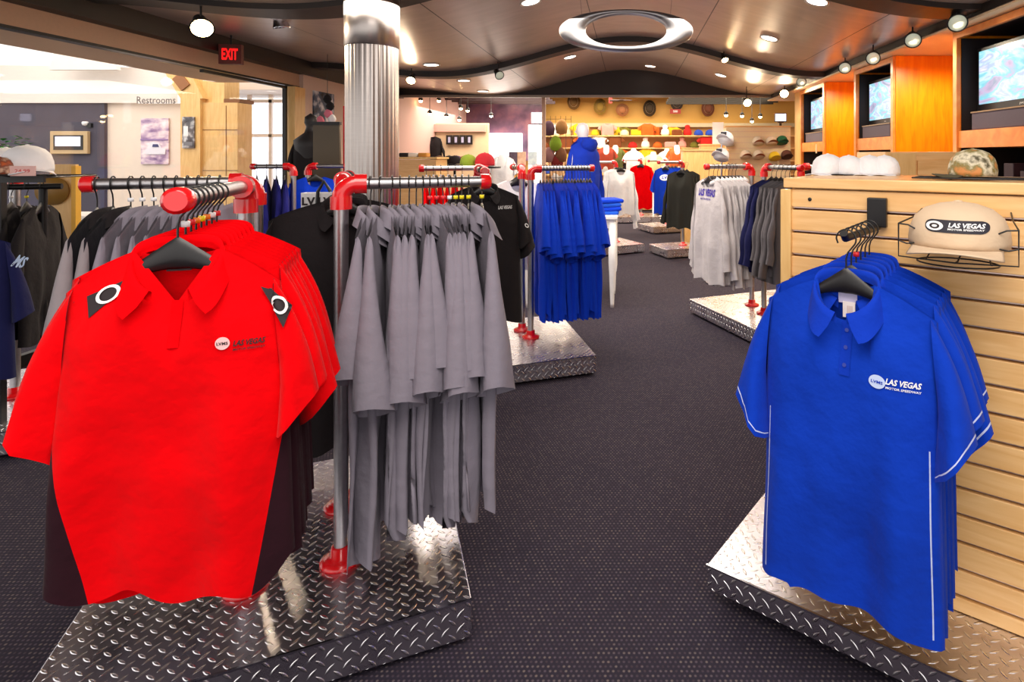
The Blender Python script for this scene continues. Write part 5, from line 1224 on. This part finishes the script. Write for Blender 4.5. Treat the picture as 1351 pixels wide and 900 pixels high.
for i in range(4):
    o = place('jacket', jb[0], None, (X(534+10*i, 11.8), 12.1-.02*i, 1.93)); tag(o, f'dark jacket hung on the tan back wall, {ORD[i]} from the left', 'jacket', 'dark jackets on the tan back wall')
for i in range(4):
    g = empty('framed_plaque', (X(587+9*i, 12.0), 12.3, Z(184, 12.0)), 0, f'small black framed plaque on the tan back wall, {ORD[i]} from the left', 'plaque', 'black plaques on the tan wall')
    bx('frame', (0, 0, 0), (.13, .03, .2), BLACK, g); bx('print', (0, -.018, .0), (.05, .005, .12), mat('print_blue_grey', (170, 170, 200), .5), g)
ct = empty('maple_counter', (X(548, 8.2), 8.4, 0), 0, 'maple counter right of the steel column at the back', 'counter'); hC = Z(207, 8.2)
bx('body', (0, 0, hC/2-.02), (.62, .5, hC-.04), MAPLE, ct); bx('top_board', (0, 0, hC-.018), (.66, .54, .03), MAPLE_V, ct)
for i, (px, cn, cl_) in enumerate([(545, 'white', (236, 232, 226)), (558, 'tan', (196, 140, 70)), (533, 'dark', (50, 46, 50))]):
    o = MB(); o.box((0, 0, .03), (.13, .16, .06)); o = o.build('folded_goods', fabric('goods_'+cn, cl_), None, bevel=.015); o.location = (X(px, 8.3), 8.35, hC-.002); tag(o, f'{cn} folded goods lying on the maple counter behind the column', 'folded goods', 'goods on the maple counter')
# dark round racks & bags in the left distance
def cap_display(px, Y, zt, cols, label):
    g = empty('cap_display', (X(px, Y), Y, 0), 0, label, 'display stand'); b = MB(); b.lathe([(.25, 0), (.25, .03), (.02, .05), (.02, zt)], 20); b.build('pole_and_base', BLACKM, g); b = MB(); b.lathe([(.0, zt-.03), (.26, zt-.03), (.26, zt-.01), (0, zt-.005)], 24); b.build('tray', BLACKM, g)
    return g
cap_display(600, 9.0, 1.30, None, 'black round tray stand in the left distance')
for i, (px, dy, cn, cl_) in enumerate([(580, 0, 'brown', (120, 84, 60)), (590, .1, 'black', (40, 32, 34)), (601, -.05, 'black', (40, 32, 34)), (611, .1, 'rust', (176, 96, 66)), (597, .2, 'purple', (96, 66, 104))]):
    c = cap_parts(fabric('capc_'+cn, cl_), fabric('capc_'+cn, cl_), f'{cn} cap on the black round tray stand, {ORD[i]} in the row', (X(px, 9.0), 9.0+dy, 1.30), rnd.uniform(-1, 1), 0, 'caps on the round tray stand', 1.0)
cap_display(633, 7.2, 1.30, None, 'black round tray stand behind the middle rack')
c = cap_parts(fabric('lime_cloth', (150, 170, 60)), fabric('lime_cloth', (150, 170, 60)), 'lime green cap on the tray stand behind the middle rack', (X(618, 7.2), 7.2, 1.30), .4, 0, None, 1.1)
c = cap_parts(fabric('rosy_red_cloth', (206, 50, 60)), fabric('rosy_red_cloth', (206, 50, 60)), 'bright red cap on the tray stand behind the middle rack', (X(641, 7.2), 7.15, 1.30), -.3, 0, None, 1.25)
g = empty('torso_display', (X(663, 8.8), 8.8, 0), 0, 'white t-shirt on a bust form before the bright window', 'mannequin'); b = MB(); b.lathe([(.2, 0), (.2, .02), (.02, .04), (.02, .85), (.14, .9), (.12, 1.1), (.16, 1.3), (.07, 1.4), (.05, 1.44)], 20, sy=.65); b.build('bust', PUREW, g)
b, _ = garment(seed=91, sw=.17, hw=.18, L=.6, T=.11, fold=.006, NS=24, NT=12, zn=0, outer=(.25, -.25), inner=(.17, -.3)); o = b.build('shirt', WHITE, g, merge=True); o.location = (0, 0, 1.42)
for i, (px, cn, cl_) in enumerate([(677, 'dark patterned', (70, 50, 70)), (688, 'orange and white', (226, 170, 140)), (703, 'pale blue', (190, 206, 220))]):
    g = empty('display_card', (X(px, 9.3), 9.3, 0), 0, f'{cn} display card on a slim stand in the distance', 'display card', 'display cards in the distance')
    bx('card', (0, 0, 1.38), (.14, .02, .22), mat_blotch('card_'+str(i), [cl_, tuple(min(255, v+50) for v in cl_)], 12), g); b = MB(); b.lathe([(.1, 0), (.1, .015), (.008, .02), (.008, 1.28)], 14); b.build('stand', BLACKM, g)
# merchandise tower right behind the post
for i, (px, py, cn, cl_) in enumerate([(724, 170, 'plum', (96, 70, 84)), (724, 205, 'grey pink', (150, 110, 110)), (733, 190, 'lime green', (130, 160, 50)), (740, 205, 'brown', (120, 80, 56)), (741, 168, 'tan', (176, 130, 80)), (735, 215, 'dark red', (120, 40, 40))]):
    o = MB(); o.lathe([(.0, -.14), (.10, -.12), (.12, 0), (.09, .1), (.04, .15), (0, .16)], 14, sy=.6); o = o.build('hanging_bag', fabric('bag_'+str(i), cl_)); o.location = P(px, py, 11.13); tag(o, f'{cn} bag hung on the wire grid beside the pinkish post', 'bag', 'bags on the wire grid')
g = empty('wire_grid', (X(733, 11.2), 11.2, 0), 0, 'black wire grid panel beside the pinkish post', 'grid'); b = MB()
for i in range(7): b.tube([(-.3+.1*i, 0, .0), (-.3+.1*i, 0, 2.2)], .004, 5)
for i in range(12): b.tube([(-.3, 0, .05+.19*i), (.3, 0, .05+.19*i)], .004, 5)
b.build('wires', BLACKM, g)
# lamps glowing in the back room
for i, (px, py) in enumerate([(555, 133), (579, 133), (608, 143), (617, 146), (567, 150), (589, 154), (606, 158), (648, 153), (958, 152), (979, 153), (992, 160), (1003, 154)]):
    Y = 11.2+.25*(i % 4); p = P(px, py, Y); g = empty('ceiling_spotlight', p, 0, f'small glowing spotlight on the dark back ceiling, {ORD[i]} from the left', 'spotlight', 'small back room spotlights')
    b = MB(); b.lathe([(.0, -.035), (.03, -.02), (.035, .01), (0, .03)], 14); b.build('bulb', BULB, g); b = MB(); b.lathe([(.04, .005), (.045, .04), (.02, .07), (.006, .08), (.006, 3.04-p.z)], 12); b.build('cap_and_stem', BLACKM, g)
# dark ceiling battens over the right back corner
b = MB()
for i in range(9): b.box((2.2+.0*i, 10.4+.45*i, 2.72-.0*i), (2.6, .05, .08))
o = b.build('trim_22', DARKW); struct(o)
b = MB(); 
for i in range(8): b.box((-3.0, 10.5+.5*i, 2.72), (2.4, .05, .07))
struct(b.build('trim_23', mat('plum_batten', (60, 40, 46), .5)))

# recessed lamps in the warm soffit over the cabinet bays
for i, (x, y, w) in enumerate([(2.86, 5.2, 'nearest bay'), (2.80, 7.2, 'second bay'), (2.8, 8.95, 'farthest bay')]):
    g = empty('recessed_downlight', (x, y-.28, 2.395), 0, f'small recessed lamp in the warm soffit above the {w}', 'downlight', 'soffit lamps')
    b = MB(); b.lathe([(.035, -.004), (.05, -.006), (.05, 0), (.03, 0)], 20); b.build('trim_ring', MATS['white_trim_ring'], g)
    b = MB(); b.lathe([(0, -.003), (.035, -.003), (.035, 0)], 20); b.build('lens', DLITE, g)
    light('SPOT', (x, y-.28, 2.37), 42, (1, .82, .55), .03, (0, 0, 0), 2.9, .5)
for o in bpy.data.objects:
    if 'label' in o and o.parent is None and not 4 <= len(o['label'].split()) <= 16: print('LABEL', len(o['label'].split()), o['label'])
